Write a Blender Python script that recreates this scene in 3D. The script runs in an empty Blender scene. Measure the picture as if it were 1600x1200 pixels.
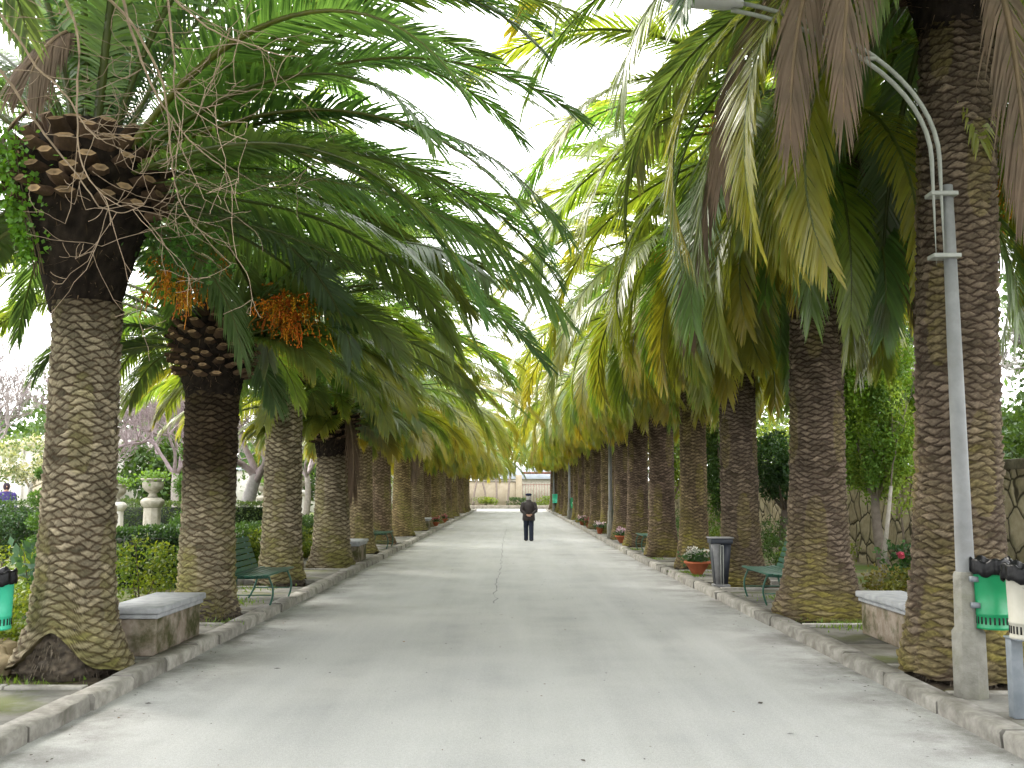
import bpy, bmesh, math, random
import numpy as np
from mathutils import Vector, Matrix

R = math.radians
scene = bpy.context.scene
COL = scene.collection
rnd = random.Random(7)

# ------------------------------------------------------------------ helpers
class MB:
    """collects vertices, quads, triangles and vertex colours and links them as ONE mesh object"""
    def __init__(s):
        s.V = []; s.C = []; s.Q = []; s.T = []; s.n = 0
    def add(s, V, Q=None, T=None, C=(1, 1, 1)):
        V = np.asarray(V, dtype=np.float64).reshape(-1, 3)
        C = np.asarray(C, dtype=np.float64)
        if C.ndim == 1:
            C = np.tile(C, (len(V), 1))
        if Q is not None and len(Q):
            s.Q.append(np.asarray(Q, dtype=np.int64).reshape(-1, 4) + s.n)
        if T is not None and len(T):
            s.T.append(np.asarray(T, dtype=np.int64).reshape(-1, 3) + s.n)
        s.V.append(V); s.C.append(C[:, :3]); s.n += len(V)
        return s
    def mesh(s, name, smooth=False):
        me = bpy.data.meshes.new(name)
        V = np.concatenate(s.V); C = np.concatenate(s.C)
        Q = np.concatenate(s.Q) if s.Q else np.zeros((0, 4), np.int64)
        T = np.concatenate(s.T) if s.T else np.zeros((0, 3), np.int64)
        me.vertices.add(len(V)); me.vertices.foreach_set('co', V.astype(np.float32).ravel())
        nl = len(Q) * 4 + len(T) * 3
        me.loops.add(nl)
        me.loops.foreach_set('vertex_index', np.concatenate([Q.ravel(), T.ravel()]).astype(np.int32))
        me.polygons.add(len(Q) + len(T))
        st = np.concatenate([np.arange(len(Q)) * 4, len(Q) * 4 + np.arange(len(T)) * 3]).astype(np.int32)
        me.polygons.foreach_set('loop_start', st)
        me.update(calc_edges=True)
        me.validate(clean_customdata=False)
        a = me.color_attributes.new('Col', 'FLOAT_COLOR', 'POINT')
        cc = np.ones((len(V), 4), np.float32); cc[:, :3] = C
        if len(a.data) == len(V):
            a.data.foreach_set('color', cc.ravel())
        if smooth:
            me.polygons.foreach_set('use_smooth', np.ones(len(me.polygons), bool))
        return me
    def build(s, name, mat, parent=None, smooth=False, bevel=0.0):
        return link(name, s.mesh(name, smooth), mat, parent, bevel)
    # ---- shapes
    def box(s, lo, hi, C=(1, 1, 1), M=None):
        x0, y0, z0 = lo; x1, y1, z1 = hi
        V = np.array([[x0,y0,z0],[x1,y0,z0],[x1,y1,z0],[x0,y1,z0],[x0,y0,z1],[x1,y0,z1],[x1,y1,z1],[x0,y1,z1]], float)
        if M is not None:
            V = V @ np.array(M)[:3, :3].T + np.array(M)[:3, 3]
        return s.add(V, [[0,3,2,1],[4,5,6,7],[0,1,5,4],[1,2,6,5],[2,3,7,6],[3,0,4,7]], C=C)
    def tube(s, P, r, k=6, C=(1, 1, 1), cap=True):
        P = np.asarray(P, float); n = len(P)
        r = np.full(n, r) if np.isscalar(r) else np.asarray(r, float)
        T = np.gradient(P, axis=0); T /= np.linalg.norm(T, axis=1)[:, None] + 1e-9
        ref = np.array([0, 0, 1.0]) if abs(T[:, 2]).mean() < .8 else np.array([1.0, 0, 0])
        A = np.cross(T, ref); A /= np.linalg.norm(A, axis=1)[:, None] + 1e-9
        B = np.cross(T, A)
        th = np.arange(k) * 2 * np.pi / k
        V = P[:, None, :] + r[:, None, None] * (np.cos(th)[None, :, None] * A[:, None, :] + np.sin(th)[None, :, None] * B[:, None, :])
        V = V.reshape(-1, 3)
        i = np.arange(n - 1)[:, None] * k; j = np.arange(k)[None, :]; j2 = (j + 1) % k
        Q = np.stack([i + j, i + j2, i + k + j2, i + k + j], -1).reshape(-1, 4)
        T_ = []
        if cap:
            V = np.vstack([V, P[0], P[-1]]); a = n * k
            for q in range(k):
                T_ += [[a, (q + 1) % k, q], [a + 1, (n - 1) * k + q, (n - 1) * k + (q + 1) % k]]
        if not isinstance(C, tuple):
            C = np.asarray(C)
            if C.ndim == 2:
                C = np.repeat(C, k, axis=0)
                if cap: C = np.vstack([C, C[0], C[-1]])
        return s.add(V, Q, T_, C)
    def lathe(s, prof, k=24, C=(1, 1, 1), at=(0, 0, 0), sx=1, sy=1, jit=0, rng=None):
        prof = np.asarray(prof, float); n = len(prof)
        th = np.arange(k) * 2 * np.pi / k
        rr = prof[:, 0][:, None] * np.ones(k)[None]
        if jit:
            rr = rr * (1 + jit * rng.standard_normal(rr.shape))
        V = np.stack([rr * np.cos(th) * sx + at[0], rr * np.sin(th) * sy + at[1], prof[:, 1][:, None] + at[2] + 0 * rr], -1).reshape(-1, 3)
        i = np.arange(n - 1)[:, None] * k; j = np.arange(k)[None]; j2 = (j + 1) % k
        Q = np.stack([i + j, i + j2, i + k + j2, i + k + j], -1).reshape(-1, 4)
        if not isinstance(C, tuple):
            C = np.repeat(np.asarray(C), k, axis=0)
        return s.add(V, Q, None, C)
    def grid(s, P, C=(1, 1, 1), wrap=False):
        P = np.asarray(P, float); n, m = P.shape[:2]
        i = np.arange(n - 1)[:, None] * m
        if wrap:
            j = np.arange(m)[None]; j2 = (j + 1) % m
        else:
            j = np.arange(m - 1)[None]; j2 = j + 1
        Q = np.stack([i + j, i + j2, i + m + j2, i + m + j], -1).reshape(-1, 4)
        if not isinstance(C, tuple):
            C = np.asarray(C).reshape(-1, 3)
        return s.add(P.reshape(-1, 3), Q, None, C)
    def cards(s, P, size, rng, C, up=0.3, asp=0.5, N=None):
        """small diamond shaped leaves at the points P"""
        P = np.asarray(P, float); n = len(P)
        D = rng.standard_normal((n, 3)); D[:, 2] += up
        if N is not None: D += N
        D /= np.linalg.norm(D, axis=1)[:, None]
        X = rng.standard_normal((n, 3)); W = np.cross(D, X); W /= np.linalg.norm(W, axis=1)[:, None] + 1e-9
        L = size * rng.uniform(.6, 1.3, n)[:, None]
        V = np.stack([P, P + D * L * .5 + W * L * asp * .5, P + D * L, P + D * L * .5 - W * L * asp * .5], 1)
        C = np.asarray(C)
        if C.ndim == 1: C = np.tile(C, (n, 1))
        C = C * rng.uniform(.72, 1.28, n)[:, None]
        return s.add(V.reshape(-1, 3), np.arange(n * 4).reshape(-1, 4), None, np.repeat(C, 4, axis=0))

def link(name, me, mat, parent=None, bevel=0.0):
    o = bpy.data.objects.new(name, me)
    COL.objects.link(o)
    if mat is not None and not me.materials:
        me.materials.append(mat)
    if parent is not None:
        o.parent = parent
    if bevel:
        b = o.modifiers.new('Bevel', 'BEVEL'); b.width = bevel; b.segments = 2; b.limit_method = 'ANGLE'; b.angle_limit = R(40)
    return o

def empty(name, loc, rz=0.0, label=None, cat=None, group=None):
    o = bpy.data.objects.new(name, None)
    o.empty_display_size = .2
    o.location = loc; o.rotation_euler = (0, 0, rz)
    COL.objects.link(o)
    return tag(o, label, cat, group)

def tag(o, label=None, cat=None, group=None, kind=None):
    if label: o['label'] = label
    if cat: o['category'] = cat
    if group: o['group'] = group
    if kind: o['kind'] = kind
    return o

def struct(o): o['kind'] = 'structure'; return o

def copy_tree(o, parent=None):
    c = o.copy(); COL.objects.link(c)
    if parent is not None: c.parent = parent
    for ch in [x for x in COL.objects if x.parent == o]:
        copy_tree(ch, c)
    return c

def copy_thing(o, loc, rz=0.0, label=None, group=None, scale=None):
    c = copy_tree(o); c.location = loc; c.rotation_euler = (0, 0, rz)
    if label: c['label'] = label
    if group: c['group'] = group
    if scale is not None: c.scale = scale if not np.isscalar(scale) else (scale,) * 3
    return c

# ------------------------------------------------------------------ materials
def nodes(name):
    m = bpy.data.materials.new(name); m.use_nodes = True
    nt = m.node_tree
    return m, nt, nt.nodes, nt.links, nt.nodes['Principled BSDF']

def noise(N, L, co, scale, detail=4, rough=.6):
    t = N.new('ShaderNodeTexNoise'); t.inputs['Scale'].default_value = scale; t.inputs['Detail'].default_value = detail
    t.inputs['Roughness'].default_value = rough
    L.new(co, t.inputs['Vector']); return t.outputs['Fac']

def ramp(N, L, src, a, b):
    r = N.new('ShaderNodeMapRange'); r.inputs[1].default_value = a; r.inputs[2].default_value = b; r.clamp = True
    L.new(src, r.inputs[0]); return r.outputs[0]

def mix(N, L, fac, a, b, mode='MIX'):
    m = N.new('ShaderNodeMix'); m.data_type = 'RGBA'; m.blend_type = mode
    for src, idx in ((fac, 0), (a, 6), (b, 7)):
        if isinstance(src, (int, float)): m.inputs[idx].default_value = src
        elif isinstance(src, tuple): m.inputs[idx].default_value = (*src[:3], 1)
        else: L.new(src, m.inputs[idx])
    return m.outputs[2]

def mat(name, c1, c2=None, scale=6, rough=.8, bump=.0, spec=.3, attr=False, metallic=0, lo=.35, hi=.65, c3=None, s3=1.2, lo3=.5, hi3=.75, bscale=None):
    m, nt, N, L, B = nodes(name)
    co = N.new('ShaderNodeTexCoord').outputs['Object']
    col = mix(N, L, ramp(N, L, noise(N, L, co, scale), lo, hi), c1, c2 or c1)
    if c3:
        col = mix(N, L, ramp(N, L, noise(N, L, co, s3, 5, .65), lo3, hi3), col, c3)
    if attr:
        a = N.new('ShaderNodeAttribute'); a.attribute_name = 'Col'
        col = mix(N, L, 1.0, col, a.outputs['Color'], 'MULTIPLY')
    L.new(col, B.inputs['Base Color'])
    B.inputs['Roughness'].default_value = rough; B.inputs['Specular IOR Level'].default_value = spec
    B.inputs['Metallic'].default_value = metallic
    if bump:
        b = N.new('ShaderNodeBump'); b.inputs['Strength'].default_value = bump; b.inputs['Distance'].default_value = .02
        L.new(noise(N, L, co, bscale or scale * 4, 6, .7), b.inputs['Height']); L.new(b.outputs[0], B.inputs['Normal'])
    return m

def leaf_mat(name, trans=.35, rough=.45, spec=.5, tint=(1.9, 1.7, .6)):
    m, nt, N, L, B = nodes(name)
    a = N.new('ShaderNodeAttribute'); a.attribute_name = 'Col'
    co = N.new('ShaderNodeTexCoord').outputs['Object']
    f = ramp(N, L, noise(N, L, co, 3, 3), .3, .7)
    col = mix(N, L, f, mix(N, L, 1.0, a.outputs['Color'], (.8, .84, .8), 'MULTIPLY'), mix(N, L, 1.0, a.outputs['Color'], (1.2, 1.15, 1.1), 'MULTIPLY'))
    L.new(col, B.inputs['Base Color']); B.inputs['Roughness'].default_value = rough; B.inputs['Specular IOR Level'].default_value = spec
    t = N.new('ShaderNodeBsdfTranslucent')
    L.new(mix(N, L, 1.0, col, tint, 'MULTIPLY'), t.inputs['Color'])
    mx = N.new('ShaderNodeMixShader'); mx.inputs[0].default_value = trans
    L.new(B.outputs[0], mx.inputs[1]); L.new(t.outputs[0], mx.inputs[2])
    L.new(mx.outputs[0], N['Material Output'].inputs['Surface'])
    return m

M = {}
M['frond'] = leaf_mat('palm_frond', .42, .36, .8, (1.9, 1.85, .7))
M['dead'] = leaf_mat('dead_frond', .18, .85, .15, (1.2, 1.0, .8))
M['leaf'] = leaf_mat('shrub_leaf', .3, .55, .35)
M['petal'] = leaf_mat('flower_petal', .3, .6, .2, (1.1, 1.1, 1.1))
M['bark'] = mat('palm_bark', (.72, .72, .72), (1.1, 1.08, 1.04), 15, .95, .6, .1, attr=True, bscale=55, c3=(.50, .50, .47), s3=1.7, lo3=.5, hi3=.66)
M['bole'] = mat('tree_bark', (.8, .8, .8), (1.15, 1.15, 1.15), 9, .9, .4, .15, attr=True)
M['stub'] = mat('leaf_base', (.75, .75, .75), (1.15, 1.1, 1.0), 14, .95, .5, .1, attr=True)
M['fruit'] = mat('date_fruit', (.9, .9, .9), (1.1, 1.1, 1.1), 20, .5, 0, .3, attr=True)
M['slab'] = mat('bench_slab_stone', (.24, .25, .26), (.34, .35, .36), 8, .75, .15, .3, c3=(.27, .28, .27), s3=3, lo3=.55, hi3=.8)
M['bench_block'] = mat('bench_block_masonry', (.19, .15, .115), (.29, .25, .205), 7, .95, .6, .1, c3=(.06, .06, .025), s3=2.2, lo3=.46, hi3=.62)
M['kerb'] = mat('kerb_stone', (.24, .23, .212), (.375, .36, .335), 9, .85, .5, .2, attr=True, c3=(.17, .16, .14), s3=3.4, lo3=.47, hi3=.68)
M['pave'] = mat('pavement_concrete', (.125, .12, .105), (.215, .208, .188), 5, .9, .35, .2, attr=True, c3=(.11, .12, .05), s3=1.1, lo3=.5, hi3=.66)
M['soil'] = mat('pit_soil', (.045, .035, .026), (.10, .08, .058), 14, .97, .9, .1, c3=(.10, .11, .03), s3=1.6, lo3=.58, hi3=.7)
M['garden'] = mat('garden_soil', (.12, .10, .07), (.20, .17, .12), 3, .95, .6, .1, c3=(.09, .13, .03), s3=.5, lo3=.42, hi3=.58)
M['green_paint'] = mat('bench_green_paint', (.010, .065, .042), (.018, .095, .062), 7, .42, .12, .5)
M['bin_green'] = mat('bin_green_plastic', (.004, .20, .075), (.008, .25, .10), 4, .38, .03, .5)
M['bin_aqua'] = mat('bin_aqua_plastic', (.03, .42, .25), (.05, .5, .31), 4, .4, .03, .5)
M['bin_cream'] = mat('bin_cream_plastic', (.36, .345, .29), (.43, .415, .36), 5, .45, .03, .45)
M['slot'] = mat('bin_slot_dark', (.012, .014, .013), (.02, .02, .02), 9, .8)
M['bag'] = mat('bin_bag_film', (.003, .003, .004), (.006, .006, .007), 6, .30, .25, .22, bscale=14)
M['steel'] = mat('grey_steel', (.12, .14, .16), (.17, .19, .21), 9, .5, .05, .4)
M['lamp_shaft'] = mat('lamp_shaft_paint', (.16, .165, .17), (.21, .215, .22), 5, .6, .08, .35, c3=(.14, .14, .135), s3=3)
M['lamp_base'] = mat('lamp_base_concrete', (.15, .145, .125), (.22, .215, .19), 8, .9, .4, .2, c3=(.15, .15, .11), s3=3)
M['arm_paint'] = mat('lamp_arm_paint', (.24, .25, .235), (.31, .32, .30), 7, .5, .05, .4)
M['lamp_glass'] = mat('lamp_head', (.42, .42, .45), (.48, .48, .5), 6, .35, 0, .5)
M['plain'] = mat('painted_surface', (.92, .92, .92), (1.06, 1.06, 1.06), 8, .7, .1, .3, attr=True)
M['cloth'] = mat('cloth', (.85, .85, .85), (1.12, 1.12, 1.12), 30, .85, .2, .2, attr=True)
M['leather'] = mat('worn_leather', (.75, .75, .75), (1.25, 1.25, 1.25), 14, .5, .35, .4, attr=True)
M['skin'] = mat('skin', (.48, .27, .19), (.55, .32, .23), 12, .55, .05, .4)
M['terracotta'] = mat('terracotta', (.36, .10, .045), (.45, .14, .065), 9, .8, .15, .2)
M['binwood'] = mat('bin_panel_grey', (.16, .16, .165), (.22, .22, .22), 9, .7, .1, .3)
M['bindark'] = mat('bin_panel_dark', (.018, .022, .032), (.03, .035, .045), 9, .5, .1, .4)
M['urn'] = mat('weathered_stone', (.26, .24, .19), (.37, .345, .29), 7, .9, .4, .15, c3=(.15, .14, .10), s3=2.5, lo3=.52, hi3=.75)
M['white'] = mat('white_plaster', (.52, .50, .45), (.62, .60, .55), 3, .85, .1, .2)
M['cream'] = mat('cream_plaster', (.36, .30, .21), (.44, .38, .28), 1.5, .9, .1, .2, c3=(.27, .23, .16), s3=.6)
M['roofblue'] = mat('pale_roof_sheet', (.33, .37, .42), (.43, .47, .52), 1, .6, .05, .3)
M['rust'] = mat('rusty_steel', (.16, .07, .05), (.22, .10, .07), 4, .8, .1, .2)
M['wood_dark'] = mat('dark_opening', (.03, .028, .025), (.05, .045, .04), 4, .8)

def asphalt():
    m, nt, N, L, B = nodes('worn_asphalt')
    co = N.new('ShaderNodeTexCoord').outputs['Object']
    base = mix(N, L, ramp(N, L, noise(N, L, co, .9, 5, .6), .32, .68), (.345, .345, .345), (.445, .440, .428))
    mp = N.new('ShaderNodeMapping'); mp.inputs['Scale'].default_value = (1.6, .12, 1); L.new(co, mp.inputs['Vector'])
    base = mix(N, L, ramp(N, L, noise(N, L, mp.outputs[0], 1.0, 4, .6), .35, .7), base, (.47, .468, .463))
    # darker damp and dirt drift along both edges of the carriageway
    sx = N.new('ShaderNodeSeparateXYZ'); L.new(co, sx.inputs[0])
    ab = N.new('ShaderNodeMath'); ab.operation = 'ABSOLUTE'; L.new(sx.outputs[0], ab.inputs[0])
    ed = ramp(N, L, ab.outputs[0], 2.3, 3.3)
    mul = N.new('ShaderNodeMath'); mul.operation = 'MULTIPLY'; L.new(ed, mul.inputs[0]); L.new(ramp(N, L, noise(N, L, co, 1.1, 6, .7), .42, .62), mul.inputs[1])
    base = mix(N, L, mul.outputs[0], base, (.18, .17, .16))
    sp = ramp(N, L, noise(N, L, co, 120, 2, .5), .25, .75)
    base = mix(N, L, sp, mix(N, L, 1.0, base, (.74, .74, .74), 'MULTIPLY'), mix(N, L, 1.0, base, (1.2, 1.2, 1.2), 'MULTIPLY'))
    base = mix(N, L, ramp(N, L, noise(N, L, co, 34, 5, .8), .3, .7), mix(N, L, 1.0, base, (.86, .86, .85), 'MULTIPLY'), mix(N, L, 1.0, base, (1.1, 1.1, 1.1), 'MULTIPLY'))
    st = ramp(N, L, noise(N, L, co, 3.3, 6, .75), .66, .76)
    base = mix(N, L, st, base, (.25, .246, .24))
    L.new(base, B.inputs['Base Color']); B.inputs['Roughness'].default_value = .82; B.inputs['Specular IOR Level'].default_value = .3
    b = N.new('ShaderNodeBump'); b.inputs['Strength'].default_value = .35; b.inputs['Distance'].default_value = .01
    L.new(noise(N, L, co, 90, 4, .7), b.inputs['Height']); L.new(b.outputs[0], B.inputs['Normal'])
    return m
M['asphalt'] = asphalt()

def stone_wall_mat():
    m, nt, N, L, B = nodes('polygonal_stone')
    co = N.new('ShaderNodeTexCoord').outputs['Object']
    wob = N.new('ShaderNodeMix'); wob.data_type = 'VECTOR'; wob.inputs[0].default_value = .12
    tn = N.new('ShaderNodeTexNoise'); tn.inputs['Scale'].default_value = 3; L.new(co, tn.inputs['Vector'])
    L.new(co, wob.inputs[4]); L.new(tn.outputs['Color'], wob.inputs[5])
    v = N.new('ShaderNodeTexVoronoi'); v.feature = 'DISTANCE_TO_EDGE'; v.inputs['Scale'].default_value = 2.3; L.new(wob.outputs[1], v.inputs['Vector'])
    v2 = N.new('ShaderNodeTexVoronoi'); v2.inputs['Scale'].default_value = 2.3; L.new(wob.outputs[1], v2.inputs['Vector'])
    face = mix(N, L, ramp(N, L, noise(N, L, co, 9, 5), .3, .7), (.30, .25, .165), (.42, .36, .26))
    bw = N.new('ShaderNodeRGBToBW'); L.new(v2.outputs['Color'], bw.inputs[0])
    face = mix(N, L, .45, face, bw.outputs[0], 'SOFT_LIGHT')
    face = mix(N, L, ramp(N, L, noise(N, L, co, 1.3, 5), .52, .72), face, (.14, .13, .09))
    col = mix(N, L, ramp(N, L, v.outputs['Distance'], .015, .05), (.06, .05, .035), face)
    L.new(col, B.inputs['Base Color']); B.inputs['Roughness'].default_value = .95; B.inputs['Specular IOR Level'].default_value = .1
    b = N.new('ShaderNodeBump'); b.inputs['Strength'].default_value = .9; b.inputs['Distance'].default_value = .06
    L.new(ramp(N, L, v.outputs['Distance'], 0, .12), b.inputs['Height']); L.new(b.outputs[0], B.inputs['Normal'])
    return m
M['stonewall'] = stone_wall_mat()
# ------------------------------------------------------------------ palms
GREEN = np.array([[.070, .148, .054], [.088, .178, .058], [.112, .200, .058], [.068, .130, .062]])
OLIVE = np.array([[.110, .215, .038], [.150, .235, .040], [.085, .185, .044], [.190, .240, .040]])
YELLOW = np.array([[.300, .245, .035], [.250, .235, .040]])
DEAD = np.array([[.150, .108, .082], [.115, .080, .060], [.180, .135, .108]])

def frond(mb, rng, o, az, e0, L, bend, n=100, ll=.52, w=.030, col=(.04, .1, .03), tip=None, tipk=0., fwd=(58, 24), vee=28, droop=.35, seg=3, roll=0., side=0., rach=(.16, .17, .04), r0=.032, start=.13, p=1.25, ragged=0.):
    """one pinnate leaf: arching rachis and two combs of pointed leaflets"""
    K = 22
    t = np.linspace(0, 1, K)
    el = e0 - bend * t ** p
    a = az + side * t ** 1.5
    T = np.stack([np.cos(el) * np.cos(a), np.cos(el) * np.sin(a), np.sin(el)], -1)
    step = L / (K - 1)
    P = np.vstack([np.zeros(3), np.cumsum((T[:-1] + T[1:]) * .5 * step, 0)]) + np.asarray(o)
    S = np.stack([np.sin(a), -np.cos(a), 0 * a], -1)
    rl = roll * t
    Nn = np.cross(S, T)
    S2 = S * np.cos(rl)[:, None] + Nn * np.sin(rl)[:, None]
    N2 = np.cross(S2, T)
    rr = r0 * (1 - t) ** .8 + .004
    # flattened petiole / rachis, four sided
    ring = np.stack([P + S2 * rr[:, None] * 1.3, P + N2 * rr[:, None] * .7, P - S2 * rr[:, None] * 1.3, P - N2 * rr[:, None] * .7], 1)
    mb.grid(ring, tuple(rach), wrap=True)
    tl = np.linspace(start, 1.0, n)
    for sg in (-1, 1):
        tj = np.clip(tl + rng.uniform(-.3, .3, n) * (1 - start) / n, start, 1)
        keep = np.ones(n, bool)
        if ragged: keep = rng.uniform(size=n) > ragged
        tj = tj[keep]; m = len(tj)
        ip = lambda A: np.stack([np.interp(tj, t, A[:, k]) for k in range(3)], -1)
        b = ip(P); Tt = ip(T); Ss = ip(S2) * sg; Nv = ip(N2)
        x = (tj - start) / (1 - start)
        leng = ll * np.interp(x, [0, .06, .3, .6, .85, 1], [.25, .45, 1, .98, .72, .42]) * rng.uniform(.88, 1.08, m)
        an = np.radians(np.interp(x, [0, 1], fwd) + rng.normal(0, 2.6, m))
        vv = np.radians(vee * (1 - .4 * x) + rng.normal(0, 5, m))
        D = Tt * np.cos(an)[:, None] + (Ss * np.cos(vv)[:, None] + Nv * np.sin(vv)[:, None]) * np.sin(an)[:, None]
        D /= np.linalg.norm(D, axis=1)[:, None]
        W = Tt - D * np.sum(Tt * D, 1)[:, None]
        W /= np.linalg.norm(W, axis=1)[:, None] + 1e-9
        tw = rng.normal(.2, .14, m)[:, None]
        Cx = np.cross(D, W)
        W = W * np.cos(tw) + Cx * np.sin(tw) * sg
        ww = w * np.interp(x, [0, .2, 1], [.6, 1, .8])[:, None]
        dz = np.array([0, 0, -1.0])
        dr = droop * rng.uniform(.8, 1.2, m)
        pt = lambda f: b + D * (leng * f)[:, None] + dz * (dr * leng * f * f)[:, None]
        cc = np.asarray(col)[None] * rng.uniform(.8, 1.22, m)[:, None]
        if tip is not None:
            k = np.clip(tipk * (x * 1.3 + rng.normal(0, .12, m)), 0, 1)[:, None]
            cc = cc * (1 - k) + np.asarray(tip)[None] * k
        if seg == 3:
            V = np.stack([b - W * ww * .3, b + W * ww * .3, pt(.42) - W * ww * .5, pt(.42) + W * ww * .5, pt(.76) - W * ww * .36, pt(.76) + W * ww * .36, pt(1.0)], 1)
            base = np.arange(m)[:, None] * 7
            Q = np.concatenate([base + [0, 1, 3, 2], base + [2, 3, 5, 4]]); Tq = base + [4, 5, 6]; nv = 7
        else:
            V = np.stack([b - W * ww * .4, b + W * ww * .4, pt(.55) - W * ww * .5, pt(.55) + W * ww * .5, pt(1.0)], 1)
            base = np.arange(m)[:, None] * 5
            Q = base + [0, 1, 3, 2]; Tq = base + [2, 3, 4]; nv = 5
        CC = np.repeat(cc, nv, axis=0)
        if tip is not None and tipk > .25:      # leaflet points ripen to yellow first
            CC = CC.reshape(m, nv, 3); CC[:, -1] = CC[:, -1] * .45 + np.asarray(tip) * .55; CC = CC.reshape(-1, 3)
        mb.add(V.reshape(-1, 3), Q, Tq, CC)

def crown_mesh(name, seed, n=70, L=4.4, e_hi=84, e_lo=-12, ring=.34, pal=GREEN, tipcol=YELLOW, tipk=(0, .3), leaf=100, seg=3, w=.03, az_skip=None, hero=(), ll=.52, bend=(62, 95), zspread=.5, zmin=-9., start=.13):
    rng = np.random.default_rng(seed); mb = MB()
    for i in range(n):
        u = (i + .5) / n
        az = i * 2.399963 + rng.normal(0, .12)
        e = np.radians(e_hi + (e_lo - e_hi) * u ** .85 + rng.normal(0, 5))
        LL = L * np.interp(u, [0, .1, .3, 1], [.62, .85, 1, .95]) * rng.uniform(.9, 1.08)
        if az_skip and az_skip(az % (2 * math.pi), e, rng): continue
        bd = np.radians(rng.uniform(*bend) * np.interp(u, [0, .25, .7, 1], [.6, 1, 1, .72]))
        rr = ring * (0.3 + .7 * u)
        tq = np.linspace(0, 1, 20)
        for _ in range(30):                       # pruned and wind-combed: no leaf tip hangs below zmin
            if zspread * (.5 - u) + LL * np.mean(np.sin(e - bd * tq ** 1.55)) > zmin + rng.uniform(0, .5): break
            LL *= .965; e += .018
        o = (rr * math.cos(az), rr * math.sin(az), zspread * (.5 - u))
        c = pal[rng.integers(len(pal))] * rng.uniform(.85, 1.15)
        tk = rng.uniform(*tipk) * (.4 + .9 * u)
        frond(mb, rng, o, az, e, LL, bd, n=leaf, ll=ll * rng.uniform(.9, 1.1), w=w, col=c, tip=tipcol[rng.integers(len(tipcol))], tipk=tk,
              vee=rng.uniform(8, 26), droop=rng.uniform(.2, .55), seg=seg, roll=rng.normal(0, .45), side=rng.normal(0, .16),
              rach=tuple(np.array([.10, .13, .03]) * rng.uniform(.8, 1.3)), p=rng.uniform(1.3, 1.85), start=start)
    for h in hero:
        kw = dict(n=leaf + 20, w=w, seg=seg, ll=ll, col=pal[0], droop=.2, vee=20); kw.update(h)
        o = kw.pop('o', None); az = R(kw.pop('az')); e0 = R(kw.pop('e0')); LL = kw.pop('L'); bd = R(kw.pop('bend'))
        if o is None: o = (ring * math.cos(az), ring * math.sin(az), 0)
        frond(mb, rng, o, az, e0, LL, bd, **kw)
    return mb.mesh(name)

def dead_frond_mesh(name, seed, L=2.6, leaf=90, seg=3, e0=-28, bend=66, p=.55, roll=None):
    """dry brown leaf hanging straight down, leaflets collapsed along the rachis (local +X points away from the trunk)"""
    rng = np.random.default_rng(seed); mb = MB()
    frond(mb, rng, (0, 0, 0), 0.0, R(e0), L, R(bend), n=leaf, ll=.55, w=.022, col=DEAD[seed % 3], tip=DEAD[(seed + 1) % 3], tipk=.5, fwd=(34, 14), vee=4, droop=.75, seg=seg,
          roll=rng.normal(0, .5) if roll is None else roll, side=rng.normal(0, .25), rach=(.22, .16, .11), r0=.028, start=.1, p=p, ragged=.06)
    return mb.mesh(name)

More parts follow.
